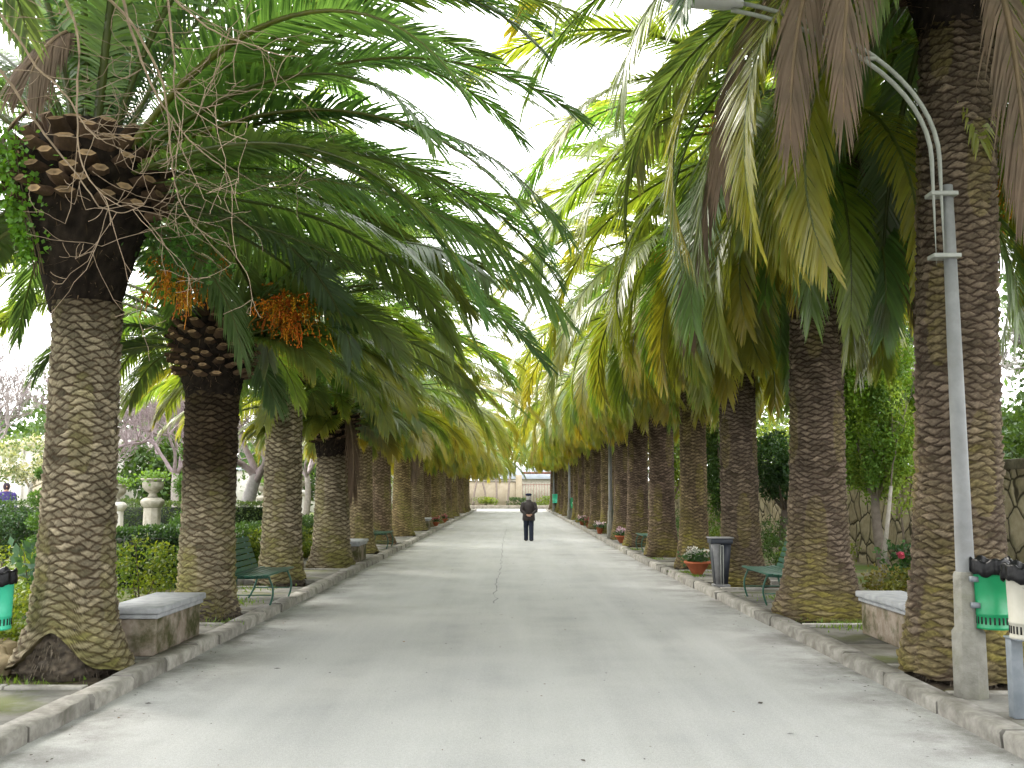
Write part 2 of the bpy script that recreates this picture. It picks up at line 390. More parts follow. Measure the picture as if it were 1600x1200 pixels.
def trunk_mesh(name, seed, H, rprof, n=7, h=.15, amp=.03, face=(.34, .27, .165), groove=(.07, .047, .03), moss=(.22, .21, .06), moss_h=.9, nu=112, dv=.014, skirt=None, lean=(0, 0), dark_top=None, tilt=.6):
    """palm trunk with its lattice of leaf scars as real relief; skirt(theta) is the height of its lower rim"""
    rng = np.random.default_rng(seed)
    nv = int(H / dv)
    th = np.arange(nu) * 2 * np.pi / nu; u = np.arange(nu) / nu
    z0 = np.array([skirt(a) if skirt else 0.0 for a in th])
    s = np.linspace(0, 1, nv + 1)
    Z = z0[None, :] + (H - z0)[None, :] * s[:, None]
    zz, rr = np.array(rprof)[:, 0], np.array(rprof)[:, 1]
    Rr = np.interp(Z, zz, rr)
    ph = rng.uniform(0, 6.28, 8)
    TH = np.broadcast_to(th, Z.shape)
    v = Z + .018 * np.sin(3 * TH + ph[0] + Z * 2.1) + .012 * np.sin(7 * TH + ph[1] - Z * 5) + .006 * np.sin(17 * TH + ph[2] + Z * 13)
    uu = np.broadcast_to(u, Z.shape) + .006 * np.sin(Z * 9 + ph[3] + 5 * TH) + .03 * np.sin(Z * .8 + ph[4])
    a = n * uu + v / h; b = n * uu - v / h
    fa, fb = a - np.floor(a), b - np.floor(b)
    d = 2 * np.minimum(np.minimum(fa, 1 - fa), np.minimum(fb, 1 - fb))
    vy = fa - fb
    sm = np.clip(d / .30, 0, 1); sm = sm * sm * (3 - 2 * sm)
    ia, ib = np.floor(a).astype(int), np.floor(b).astype(int)
    # the lattice closes round the trunk: ids are taken modulo n along the circumference
    kk = ((ia + ib) % (2 * n)); rw = ia - ib
    hh = np.sin(kk * 12.9898 + rw * 78.233 + seed) * 43758.5453; hsh = hh - np.floor(hh)
    h2 = np.sin(kk * 39.346 + rw * 11.135 + seed * 1.7) * 24634.6345; hs2 = h2 - np.floor(h2)
    fine = rng.standard_normal(Z.shape)
    disp = amp * (sm * (.45 + .85 * hsh - .5 * (hs2 > .86)) + tilt * vy * sm * (.6 + .8 * hs2)) + amp * .10 * fine
    Rr = Rr + disp
    X = Rr * np.cos(TH) + lean[0] * (Z / H) ** 1.3; Y = Rr * np.sin(TH) + lean[1] * (Z / H) ** 1.3
    face, groove, moss = map(np.array, (face, groove, moss))
    k = np.clip(d / .34, 0, 1)[..., None]; k = k * k
    brk = np.where(hs2 > .86, .62, 1.0) * (.9 + .14 * np.sin(kk * 2.1 + rw * .37 + seed))
    C = groove * (1 - k) + face * ((.66 + .5 * hsh) * brk)[..., None] * k
    mk = np.exp(-Z / moss_h) * (.55 + .45 * np.sin(2 * TH + ph[5] + Z * 3)) + .22 * (np.sin(3 * TH + ph[6]) * np.sin(Z * 2.3 + ph[7]) > .45)
    mk = np.clip(mk * (.5 + hs2), 0, .8)[..., None] * (0.35 + .65 * k)
    C = C * (1 - mk) + moss * mk
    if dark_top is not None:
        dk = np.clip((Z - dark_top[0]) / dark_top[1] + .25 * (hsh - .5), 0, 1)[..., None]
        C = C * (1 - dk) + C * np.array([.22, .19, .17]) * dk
    C = C * (1 + .16 * fine)[..., None]
    mb = MB(); mb.grid(np.stack([X, Y, Z], -1), np.clip(C, .004, 1), wrap=True)
    if skirt:                                     # ragged under-lip
        inner = np.stack([X[0] * .8, Y[0] * .8, Z[0] + .03], -1)
        mb.grid(np.stack([np.stack([X[0], Y[0], Z[0]], -1), inner], 0)[::-1], (.09, .075, .04), wrap=True)
    return mb.mesh(name, smooth=True)

def root_mesh(name, seed, h, r0, r1, col=(.085, .072, .058)):
    rng = np.random.default_rng(seed); mb = MB()
    k, n = 72, 22
    th = np.arange(k) * 2 * np.pi / k; z = np.linspace(-.04, h, n)
    prof = np.interp(z, [-.04, h * .15, h * .45, h], [r0 * .86, r0, r0 * .93, r1])
    rr = prof[:, None] + .02 * rng.standard_normal((n, k)) + .03 * np.sin(5 * th + seed)[None]
    P = np.stack([rr * np.cos(th), rr * np.sin(th), z[:, None] + 0 * rr], -1)
    C = np.array(col) * rng.uniform(.5, 1.5, (n, k))[..., None]
    mb.grid(P, C, wrap=True)
    m = 420                                        # hair roots
    a = rng.uniform(0, 6.283, m); zz = rng.uniform(.03, h * .8, m)
    r = np.interp(zz, z, prof) + .01
    b = np.stack([r * np.cos(a), r * np.sin(a), zz], -1)
    e = b + np.stack([np.cos(a) * .03, np.sin(a) * .03, -rng.uniform(.03, .09, m)], -1)
    t = np.stack([-np.sin(a), np.cos(a), 0 * a], -1) * .006
    V = np.stack([b - t, b + t, e], 1)
    mb.add(V.reshape(-1, 3), None, np.arange(m * 3).reshape(-1, 3), np.repeat(np.array(col) * rng.uniform(.5, 1.8, (m, 1)), 3, 0))
    return mb.mesh(name)

def boss_mesh(name, seed, h, r0, r1, clean, nst=9, size=.15, dark=(.013, .010, .008), cut=(.30, .21, .13), fibres=500, stub_r=None):
    """bulging head of cut leaf bases under the crown; below height `clean` it is bare fibre"""
    rng = np.random.default_rng(seed); mb = MB()
    k, n = 64, 26
    th = np.arange(k) * 2 * np.pi / k; z = np.linspace(-.06, h + .35, n)
    prof = lambda q: np.interp(q, [-.06, 0, h * .35, h * .75, h, h + .35], [r0 * .98, r0 * 1.02, r0 + (r1 - r0) * .35, r0 + (r1 - r0) * .8, r1 * .93, r1 * .42])
    rr = prof(z)[:, None] * (1 + .02 * rng.standard_normal((n, k)))
    mb.grid(np.stack([rr * np.cos(th), rr * np.sin(th), z[:, None] + 0 * rr], -1), np.array(dark) * rng.uniform(.5, 1.9, (n, k, 1)), wrap=True)
    row = 0; zz = clean
    while zz < h + .18:
        m = nst
        for j in range(m):
            a = 2 * np.pi * (j + .5 * (row % 2)) / m + rng.normal(0, .05)
            zc = zz + rng.normal(0, .015); r = float(prof(zc)) - .03
            out = np.array([np.cos(a), np.sin(a), 0]); tg = np.array([-np.sin(a), np.cos(a), 0]); up = np.array([0, 0, 1.0])
            el = R(rng.uniform(-6, 16) + 40 * max(0, (zc - clean) / max(.1, h - clean) - .4))
            ax = out * math.cos(el) + up * math.sin(el); nv = -out * math.sin(el) + up * math.cos(el)
            L = rng.uniform(.10, .16) + .03; wd = size * .44 * rng.uniform(.85, 1.15); tk = size * .34
            hexa = [(-1, 0), (-.45, .75), (.45, .75), (1, 0), (.45, -.8), (-.45, -.8)]
            b0 = out * r + up * zc
            rings = []
            for f, sc in ((0, 1.3), (.6, 1.08), (1, .9)):
                rings.append([b0 + ax * L * f + tg * wd * sc * x + nv * tk * .6 * sc * y for x, y in hexa])
            cb = np.array([.075, .05, .035]) * rng.uniform(.6, 1.5)
            mb.grid(np.array(rings), tuple(cb), wrap=True)
            cap = np.array(rings[-1]); cen = cap.mean(0) - ax * .012
            cc = np.array(cut) * rng.uniform(.55, 1.25)
            mb.add(np.vstack([cap, cen]), None, [[q, (q + 1) % 6, 6] for q in range(6)], np.vstack([np.tile(cc, (6, 1)), cc * .45]))
        zz += size * .52; row += 1
    m = fibres
    a = rng.uniform(0, 6.283, m); q = rng.uniform(0, h, m); r = prof(q)
    b = np.stack([r * np.cos(a), r * np.sin(a), q], -1)
    dv = np.stack([np.cos(a), np.sin(a), rng.uniform(-1.5, .8, m)], -1) + rng.standard_normal((m, 3)) * .5
    e = b + dv * rng.uniform(.03, .10, (m, 1))
    t = np.stack([-np.sin(a), np.cos(a), 0 * a], -1) * .006
    mb.add(np.stack([b - t, b + t, e], 1).reshape(-1, 3), None, np.arange(m * 3).reshape(-1, 3), np.repeat(np.array([.08, .055, .035]) * rng.uniform(.3, 1.8, (m, 1)), 3, 0))
    return mb.mesh(name)

def fruit_mesh(name, seed, L=1.0, strands=110, col=(.68, .30, .03), spread=.25):
    """hanging bunch of orange date stalks: thick flat stalk, many thin strings with small fruits"""
    rng = np.random.default_rng(seed); mb = MB()
    col = np.array(col)
    st = np.array([[0, 0, 0], [.25, 0, .16], [.5, 0, .14], [.7, 0, -.05], [.78, 0, -.25]])
    mb.tube(st, [.022, .02, .018, .016, .012], 6, tuple(col * .9))
    for i in range(strands):
        f = rng.uniform(.75, 1); b = np.array([.68 + .1 * f, 0, -.02 - .2 * f])
        d = rng.standard_normal(3) * spread; d[2] = rng.normal(0, .14)
        l = L * rng.uniform(.15, .8)
        P = np.array([b, b + d * .45 + [0, 0, .03], b + d * .8 + [0, 0, -.3 * l], b + d * .95 + [0, 0, -.95 * l]])
        q = np.linspace(0, 1, 9); tt = np.linspace(0, 1, 4)
        P = np.stack([np.interp(q, tt, P[:, c]) for c in range(3)], -1); P[1:] += np.cumsum(rng.normal(0, .014, (8, 3)), 0)
        cs = np.array([1, rng.uniform(.7, 1.6), 1]) * col * rng.uniform(.65, 1.3)
        mb.tube(P, .0075, 3, tuple(cs), cap=False)
        m = 16
        pb = np.stack([np.interp(rng.uniform(.25, 1, m), q, P[:, c]) for c in range(3)], -1) + rng.standard_normal((m, 3)) * .012
        o6 = np.array([[1,0,0],[-1,0,0],[0,1,0],[0,-1,0],[0,0,1.3],[0,0,-1.3]]) * .015
        V = (pb[:, None] + o6[None]).reshape(-1, 3)
        F = np.array([[0,2,4],[2,1,4],[1,3,4],[3,0,4],[2,0,5],[1,2,5],[3,1,5],[0,3,5]])
        mb.add(V, None, (np.arange(m)[:, None, None] * 6 + F[None]).reshape(-1, 3), tuple(cs * np.array([1, .8, .7])))
    return mb.mesh(name)

GROUPL = 'palms along the garden side of the avenue'
GROUPR = 'palms along the lamp post side of the avenue'
Z0 = .03          # soil level in the tree pits

def palm(X, Y, label, group, trunk, boss, crown, boss_z, crown_dz, root=None, lean=(0, 0), dead=(), fruit=(), rz=0.0, scale=1.0):
    t = empty('date_palm', (X, Y, Z0), 0, label, 'palm tree', group)
    def part(name, me, m, loc=(0, 0, 0), r=0, s=1.0):
        o = link(name, me, m, t); o.location = loc; o.rotation_euler = (0, 0, r); o.scale = (s, s, s); return o
    part('trunk', trunk, M['bark'])
    if root is not None: part('root_mass', root, M['stub'])
    top = (lean[0], lean[1], boss_z)
    part('leaf_base_head', boss, M['stub'], top)
    part('crown', crown, M['frond'], (lean[0], lean[1], boss_z + crown_dz), rz)
    for me, az, r, z in dead:
        a = R(az); o = part('dead_frond', me, M['dead'], (lean[0] + r * math.cos(a), lean[1] + r * math.sin(a), boss_z + crown_dz + z), a)
        o['label'] = 'dry brown frond hanging down beside the trunk'
    for me, az, r, z, s in fruit:
        a = R(az); o = part('fruit_cluster', me, M['fruit'], (lean[0] + r * math.cos(a), lean[1] + r * math.sin(a), boss_z + crown_dz + z), a, s)
        o['label'] = 'orange bunch of dates'
    if scale != 1.0:                              # repeats differ a little in girth, height and stance
        gq = rnd.uniform(.9, 1.13); t.scale = (scale * gq, scale * gq, scale); t.rotation_euler = (rnd.uniform(-.016, .016), rnd.uniform(-.02, .02), rnd.uniform(0, 6.28))
    return t

DF = [dead_frond_mesh('dead_frond', i, L) for i, L in enumerate((2.7, 2.3, 3.0, 2.0))]
DB = dead_frond_mesh('dead_frond', 11, 4.3, 110, 3, 12, 100, .62, .9)
DL = dead_frond_mesh('dead_frond', 9, 3.9, 110)
DA = [dead_frond_mesh('dead_frond', 5 + i, L, 110, 3, e, b, .5, (1.25, .8, .3)[i]) for i, (L, e, b) in enumerate(((3.9, 20, 108), (3.5, 5, 92), (1.1, 10, 80)))]
FR = [fruit_mesh('fruit_cluster', 1, .75), fruit_mesh('fruit_cluster', 2, .6, 90, (.62, .21, .02)), fruit_mesh('fruit_cluster', 3, .75, 30, (.7, .33, .02), .14)]

def skirt1(a):      # arch over the washed-out roots, open towards the road and the camera
    d = math.atan2(math.sin(a - R(-92)), math.cos(a - R(-92)))
    return .04 + .40 * math.exp(-abs(d / .62) ** 1.6) + .015 * math.sin(9 * a)
def skirt_low(h, ph):
    return lambda a: h * (.75 + .3 * math.sin(a * 2 + ph)) + .015 * math.sin(9 * a + ph)

def rim(base, mid, top, H, hb=.55):
    return [(0, base), (.12, base * .99), (hb * .5, (base + mid) * .5), (hb, mid * 1.08), (1.3, mid), (H, top)]

# ---- garden side row
tanL = dict(face=(.33, .285, .205), groove=(.055, .036, .022))
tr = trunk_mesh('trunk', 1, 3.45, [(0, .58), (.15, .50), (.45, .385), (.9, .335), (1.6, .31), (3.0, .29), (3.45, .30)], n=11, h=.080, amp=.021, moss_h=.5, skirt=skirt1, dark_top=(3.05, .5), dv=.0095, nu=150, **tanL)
bs = boss_mesh('leaf_base_head', 1, 1.45, .31, .70, .95, nst=13, size=.21)
heroL1 = [dict(az=-34, e0=40, L=4.7, bend=100, col=(.085, .165, .06), roll=.55, droop=.06, vee=6, n=150, ll=.6, w=.03),
          dict(az=-18, e0=56, L=5.0, bend=112, col=(.04, .10, .04), n=130), dict(az=-4, e0=42, L=4.8, bend=84, n=130), dict(az=8, e0=22, L=4.7, bend=80, n=130),
          dict(az=-16, e0=24, L=4.7, bend=88, n=130), dict(az=18, e0=60, L=4.8, bend=110, n=130), dict(az=-22, e0=8, L=4.4, bend=74, n=130), dict(az=2, e0=64, L=4.8, bend=96, n=130)]
cr = crown_mesh('crown', 11, n=102, start=.07, e_lo=-8, ring=.5, leaf=136, w=.034, ll=.56, L=4.6, hero=heroL1, tipk=(0, .25), zmin=-1.8, az_skip=lambda a, e, r: abs(math.atan2(math.sin(a - R(-100)), math.cos(a - R(-100)))) < R(62) and e < R(68))
palmL1 = palm(-4.06, 9.4, 'stout palm with washed-out roots and ivy on its head, beside the aqua litter bin', GROUPL, tr, bs, cr, 3.43, 1.35,
     root_mesh('root_mass', 1, .5, .43, .33), lean=(-.06, .05), dead=[(DA[2], 255, .1, 1.35), (DF[3], 200, .4, .7)])

tr = trunk_mesh('trunk', 2, 3.0, rim(.43, .325, .33, 3.0), n=9, h=.085, amp=.024, skirt=skirt_low(.10, 1), dark_top=(1.35, .7), dv=.0105, **tanL)
bs = boss_mesh('leaf_base_head', 2, .85, .35, .54, .22, nst=11, size=.15)
cr = crown_mesh('crown', 12, n=74, start=.09, L=4.6, e_lo=-14, leaf=124, w=.034, ll=.56, pal=np.vstack([GREEN, OLIVE[:1]]), tipk=(0, .4), zmin=-.9, hero=[dict(az=a, e0=e, L=l, bend=b, n=124, roll=r, col=GREEN[i % 4] * 1.1) for i, (a, e, l, b, r) in enumerate([(-22, 50, 5.2, 105, .3), (-8, 40, 5.1, 92, .1), (6, 52, 5.2, 106, -.2), (18, 36, 5.0, 90, .3), (-2, 66, 5.3, 118, .4), (30, 50, 5, 100, 0)])],
                az_skip=lambda a, e, r: abs(math.atan2(math.sin(a - R(-100)), math.cos(a - R(-100)))) < R(58) and e < R(50))
palm(-4.02, 13.3, 'palm with dark upper trunk and orange date bunches next to the stout palm', GROUPL, tr, bs, cr, 2.98, .85,
     root_mesh('root_mass', 2, .3, .45, .36), fruit=[(FR[0], -92, .35, .85, 1.0), (FR[1], -32, .62, .38, 1.0)])

tr = trunk_mesh('trunk', 3, 3.55, rim(.45, .325, .29, 3.55), n=8, h=.095, amp=.024, skirt=skirt_low(.13, 2), dark_top=(3.2, .6), dv=.0115, nu=104, **tanL)
bs = boss_mesh('leaf_base_head', 3, .6, .31, .5, .15, nst=10, size=.15)
cr = crown_mesh('crown', 13, n=62, L=4.7, e_lo=-16, leaf=110, w=.036, ll=.56, pal=np.vstack([GREEN, OLIVE]), tipk=(.0, .5), zmin=-1.1, hero=[dict(az=a, e0=e, L=l, bend=b, n=110, roll=r, col=(GREEN[1], OLIVE[2], OLIVE[0])[i % 3]) for i, (a, e, l, b, r) in enumerate([(-15, 48, 5.0, 104, .3), (0, 40, 5.0, 95, .1), (12, 54, 5.1, 108, -.2), (26, 36, 4.8, 90, .3)])],
                az_skip=lambda a, e, r: abs(math.atan2(math.sin(a - R(-95)), math.cos(a - R(-95)))) < R(48) and e < R(45))
palm(-4.12, 18.0, 'tan palm with even trunk behind the slatted green bench on the garden side', GROUPL, tr, bs, cr, 3.53, .6,
     root_mesh('root_mass', 3, .3, .43, .34), fruit=[(FR[0], -115, .5, .65, 1.1), (FR[1], -80, .5, .35, 1.0), (FR[1], -140, .5, .2, 1.0)])

tr = trunk_mesh('trunk', 4, 2.5, rim(.52, .36, .33, 2.5), n=8, h=.095, amp=.022, dark_top=(2.1, .5), nu=96, dv=.014, **tanL)
bs = boss_mesh('leaf_base_head', 4, .95, .35, .52, .3, nst=11, size=.15)
cr = crown_mesh('crown', 14, n=60, L=4.7, e_lo=-22, leaf=90, pal=np.vstack([GREEN, OLIVE]), tipk=(.1, .6), seg=2, w=.042, ll=.56, zmin=-.6)
palm(-3.93, 21.9, 'short thick palm with flared foot beside the small stone bench end', GROUPL, tr, bs, cr, 2.48, .95, dead=[(DF[3], -50, .35, .1)])

# shared meshes for the palms further down the avenue
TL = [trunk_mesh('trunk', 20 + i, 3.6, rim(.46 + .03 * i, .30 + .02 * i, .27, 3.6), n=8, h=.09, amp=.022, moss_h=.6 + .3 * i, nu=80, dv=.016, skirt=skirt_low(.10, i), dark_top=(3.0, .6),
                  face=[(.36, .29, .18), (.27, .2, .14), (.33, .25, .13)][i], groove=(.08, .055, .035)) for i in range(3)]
BL = [boss_mesh('leaf_base_head', 30 + i, .6, .29, .46, .1, nst=9, size=.15, fibres=150) for i in range(2)]
RL = root_mesh('root_mass', 30, .28, .44, .33)
CL = [crown_mesh('crown', 40 + i, n=58, L=4.95, e_lo=-26, leaf=84, pal=[OLIVE, np.vstack([OLIVE, YELLOW[:1] * .8]), np.vstack([GREEN[1:3], OLIVE])][i], tipk=(.15, .8), seg=2, w=.038, ll=.56, zmin=-1.5, bend=(75, 110)) for i in range(3)]
yl = [26.6, 31.2, 36.2, 41.3, 46, 50.6, 55.2, 59.9, 64.5, 69.1, 73.8, 78.4, 83, 87.6]
for i, y in enumerate(yl):
    lab = {0: 'fifth palm of the garden row, standing just past the small stone bench end', 1: 'palm of the garden row with dark undercut foot behind the low dark green bench'}.get(
        i, 'slender far palm of the garden row, its trunk merging with its neighbours' if i > 4 else 'mid-distance palm of the garden row with drooping yellow-green fronds')
    g = GROUPL
    palm(-3.97 + rnd.uniform(-.08, .08), y, lab, g, TL[i % 3], BL[i % 2], CL[(i * 2 + 1) % 3], 3.58, .55, RL, rz=i * 1.9 + .4, scale=rnd.uniform(.95, 1.06),
         dead=[(DF[1], -40, .3, .1)] if i in (1, 2, 4) else (), fruit=[(FR[2], -50, .35, -.15, 1.5)] if i in (5, 9, 11, 12) else ())

# ---- lamp post side row
brn = dict(face=(.20, .158, .122), groove=(.045, .03, .023), moss=(.27, .235, .055))
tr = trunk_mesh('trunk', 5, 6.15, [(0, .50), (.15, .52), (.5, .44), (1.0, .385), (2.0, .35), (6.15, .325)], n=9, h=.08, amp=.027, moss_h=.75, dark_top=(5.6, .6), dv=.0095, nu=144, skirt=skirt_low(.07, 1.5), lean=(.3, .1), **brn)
bs = boss_mesh('leaf_base_head', 5, 1.1, .34, .62, .5, nst=11, size=.17, dark=(.012, .009, .008))
heroR1 = [dict(az=172, e0=44, L=4.8, bend=92, col=(.13, .16, .03), tip=YELLOW[0], tipk=.55), dict(az=160, e0=36, L=4.7, bend=88, col=(.13, .16, .03), tip=YELLOW[0], tipk=.5), dict(az=184, e0=52, L=4.8, bend=104, col=(.13, .17, .03), tip=YELLOW[1], tipk=.5), dict(az=190, e0=20, L=4.4, bend=80, col=(.10, .13, .03), tip=YELLOW[0], tipk=.5), dict(az=215, e0=5, L=4.2, bend=78, col=(.05, .11, .04)), dict(az=222, e0=50, L=4.6, bend=122, col=(.06, .13, .04)), dict(az=212, e0=58, L=4.7, bend=128, col=(.09, .15, .03), tip=YELLOW[0], tipk=.5), dict(az=230, e0=44, L=4.4, bend=116, col=(.05, .11, .04)), dict(az=216, e0=30, L=5.0, bend=108, col=(.06, .13, .045)), dict(az=225, e0=36, L=5.0, bend=110, col=(.075, .15, .045)), dict(az=205, e0=46, L=4.6, bend=116, col=(.07, .14, .03)), dict(az=198, e0=62, L=4.8, bend=124, col=(.10, .16, .03), tip=YELLOW[0], tipk=.6)]
cr = crown_mesh('crown', 15, n=104, start=.09, L=4.7, e_lo=-48, leaf=128, w=.034, ll=.56, pal=np.vstack([OLIVE, GREEN]), tipk=(0, .7), hero=heroR1, ring=.4, zmin=-3.5, bend=(72, 105), az_skip=lambda a, e, r: abs(math.atan2(math.sin(a - R(-105)), math.cos(a - R(-90)))) < R(46) and e < R(62))
palmR1 = palm(4.05, 9.2, 'tall palm rising behind the grey lamp post, dry fronds hanging either side', GROUPR, tr, bs, cr, 6.13, 1.0,
     root_mesh('root_mass', 5, .25, .46, .42), lean=(.3, .1), dead=[(DA[0], 196, .4, .1), (DB, 229, .4, .3), (DB, 220.5, .42, .2), (DF[0], -12, .45, .0), (DF[2], -98, .62, -.45), (DF[2], 8, .45, -.3), (DF[0], 168, .45, .2), (DA[0], 160, .4, -.2)])

tr = trunk_mesh('trunk', 6, 5.75, [(0, .58), (.15, .585), (.45, .47), (.9, .38), (1.8, .335), (5.75, .315)], n=9, h=.075, amp=.026, moss_h=.6, dark_top=(5.3, .6), dv=.0092, nu=140, skirt=skirt_low(.06, .5), lean=(.15, .05), **brn)
bs = boss_mesh('leaf_base_head', 6, .9, .33, .58, .4, nst=11, size=.16, dark=(.015, .011, .009))
cr = crown_mesh('crown', 16, n=86, start=.09, bend=(75, 108), L=4.8, e_lo=-58, leaf=120, w=.035, ll=.56, pal=np.vstack([OLIVE, GREEN[:2]]), tipk=(0, .65), ring=.4, zmin=-3.3)
palm(4.0, 13.2, 'massive palm with wide scaly foot between a stone bench and a slatted bench', GROUPR, tr, bs, cr, 5.73, .85,
     root_mesh('root_mass', 6, .22, .52, .45), lean=(.15, .05), dead=[(DF[2], -105, .4, .7), (DF[0], -75, .4, .1), (DF[1], 195, .4, 0), (DF[0], 0, .42, .1), (DL, -22, .42, -.2), (DF[2], 14, .6, -.6), (DA[1], 205, .42, -.2), (DF[3], 160, .4, .2)],
     fruit=[(FR[0], -25, .85, -.35, 1.7), (FR[0], 10, .6, .0, 1.4), (FR[1], -160, .35, .2, 1.0)])

tr = trunk_mesh('trunk', 7, 5.3, rim(.47, .31, .285, 5.3, .7), n=9, h=.072, amp=.023, moss_h=.6, dark_top=(4.4, .5), dv=.0098, nu=108, skirt=skirt_low(.05, 2.5), **brn)
bs = boss_mesh('leaf_base_head', 7, .8, .3, .5, .4, nst=10, size=.15, dark=(.012, .009, .008))
cr = crown_mesh('crown', 17, n=82, start=.09, bend=(75, 108), L=4.9, e_lo=-62, leaf=106, w=.037, ll=.56, hero=[dict(az=a, e0=e, L=l, bend=b, n=120, roll=r, col=OLIVE[i % 4], tip=YELLOW[i % 2], tipk=.6) for i, (a, e, l, b, r) in enumerate([(176, 40, 4.7, 92, .2), (190, 46, 4.7, 104, -.2), (165, 32, 4.7, 92, .2), (203, 50, 4.7, 112, .3), (182, 24, 4.6, 90, 0)])], pal=np.vstack([OLIVE, GREEN[:1]]), tipk=(0.0, .75), zmin=-2.9)
palm(4.02, 17.7, 'palm with mossy foot between the dark tapered bin and the slatted green bench', GROUPR, tr, bs, cr, 5.28, .8,
     root_mesh('root_mass', 7, .2, .44, .36), dead=[(DF[3], -100, .36, .1), (DF[1], 10, .36, 0)], fruit=[(FR[1], -60, .35, .1, 1.1), (FR[0], 170, .35, .1, 1.0)])

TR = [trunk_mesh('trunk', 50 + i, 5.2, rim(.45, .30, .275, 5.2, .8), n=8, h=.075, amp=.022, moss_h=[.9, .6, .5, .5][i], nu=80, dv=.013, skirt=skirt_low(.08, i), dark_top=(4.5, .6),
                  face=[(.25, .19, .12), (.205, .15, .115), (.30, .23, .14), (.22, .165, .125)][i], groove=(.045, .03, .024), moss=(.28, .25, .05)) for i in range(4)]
BR = [boss_mesh('leaf_base_head', 60 + i, .7, .29, .5, .3, nst=9, size=.15, fibres=150, dark=(.014, .011, .009)) for i in range(2)]
CR = [crown_mesh('crown', 70 + i, n=66, L=4.95, e_lo=-62, leaf=84, pal=[OLIVE, np.vstack([OLIVE, YELLOW * .8]), np.vstack([GREEN[1:3], OLIVE])][i], tipk=(.1, .85), seg=2, w=.038, ll=.56, zmin=-2.5, bend=(80, 115)) for i in range(3)]
yr = [(3.88, 21.5), (3.78, 25.3), (3.68, 29.5), (3.72, 33.9), (3.75, 38.6), (3.75, 43.2), (3.75, 47.8), (3.75, 52.4), (3.75, 57), (3.75, 61.6), (3.75, 66.3), (3.75, 71), (3.75, 75.6), (3.75, 80.2), (3.75, 84.8), (3.75, 89.4)]
for i, (x, y) in enumerate(yr):
    lab = {0: 'palm with yellow mossy undercut foot beside the terracotta bowl of white flowers', 1: 'palm with slim brown trunk next after the mossy one by the terracotta bowl',
           2: 'palm rising just past the dark green bench half hidden between trunks', 3: 'palm standing just behind the thin lamp post with the marked green bin'}.get(
        i, 'mid-distance palm of the lamp post row, beyond the marked green bin' if i < 8 else 'slender far palm of the lamp post row, its trunk merging with its neighbours')
    palm(x, y, lab, GROUPR, TR[(i, 1, 1, 3)[i] if i < 4 else (i * 3) % 4], BR[i % 2], CR[(i * 2) % 3], 5.18, .7, RL, rz=i * 2.3 + .2, scale=rnd.uniform(.94, 1.05),
         dead=[(DF[1], 200, .3, .1), (DF[3], -80, .3, 0)] if i in (0, 1, 2, 3, 5) else (), fruit=[(FR[1], -60, .35, 0, 1.1)] if i in (1, 4) else ())

# the avenue goes on behind the viewer: these palms shade the road from there
CN = crown_mesh('crown', 90, n=60, L=4.4, e_lo=12, leaf=60, pal=GREEN, seg=2, w=.05, ll=.56, zmin=-1.0)
for i, (x, y) in enumerate([(-4.3, 4.4), (4.4, 4.2), (-4.2, -.6), (4.3, -.8), (-4.2, -5.4), (4.3, -5.6)]):
    palm(x, y, 'tall palm beside the viewer, known only by the shade it throws on the road', 'palms beside the viewer', TR[i % 4], BR[i % 2], CN, 5.6, .7, RL, rz=i * 1.3)

# climbing ivy on the first palm's head, part of no other thing: it clings to the bark
rng = np.random.default_rng(5)
iv = MB(); n = 800
a = R(218) + rng.normal(0, .33, n); zz = rng.uniform(3.85, 5.0, n)
rr = np.interp(zz, [3.4, 4.0, 4.6, 5.0], [.36, .5, .68, .78]) + rng.uniform(.0, .14, n)
iv.cards(np.stack([-4.12 + rr * np.cos(a), 9.45 + rr * np.sin(a), zz], -1), .062, rng, (.085, .20, .02), up=-.3, asp=.75)
for j in range(5):
    zs = np.linspace(3.7, 5.0, 8); aj = R(205 + 8 * j) + .1 * np.sin(zs * 3 + j)
    r2 = np.interp(zs, [3.4, 4.0, 4.6, 5.0], [.36, .47, .66, .76])
    iv.tube(np.stack([-4.12 + r2 * np.cos(aj), 9.4 + r2 * np.sin(aj), zs], -1), .006, 4, (.12, .09, .05))
tag(iv.build('ivy', M['leaf']), 'bright green ivy climbing the dark head of the stout palm', 'ivy')
iv = MB(); n = 420
P = rng.standard_normal((n, 3)) * [.28, .2, .17] + [-3.35, 9.75, 4.1]
iv.cards(P, .07, rng, (.05, .13, .02), up=-.2, asp=.7)
iv.tube([(-3.72, 9.55, 4.3), (-3.5, 9.7, 4.25), (-3.2, 9.8, 4.05), (-3.0, 9.8, 3.95)], .008, 4, (.12, .09, .05))
tag(iv.build('ivy_spray', M['leaf']), 'dark green leafy spray sprouting from the road side of the stout palm head', 'ivy')
# ------------------------------------------------------------------ the setting
def kx(side, y):
    """road-side face of the kerb at distance y"""
    return -np.interp(y, [0, 30, 92], [3.29, 3.24, 3.24]) if side < 0 else np.interp(y, [0, 13, 25, 92], [3.24, 3.28, 3.10, 3.10])

g = MB(); g.add([[-260, -60, -.006], [260, -60, -.006], [260, 420, -.006], [-260, 420, -.006]], [[0, 1, 2, 3]])
struct(g.build('ground', M['garden']))
g = MB(); g.add([[-3.42, -8, 0], [3.42, -8, 0], [3.42, 93, 0], [-3.42, 93, 0]], [[0, 1, 2, 3]])
g.add([[-30, 93, 0], [30, 93, 0], [30, 99, 0], [-30, 99, 0]], [[0, 1, 2, 3]])
struct(g.build('road', M['asphalt']))
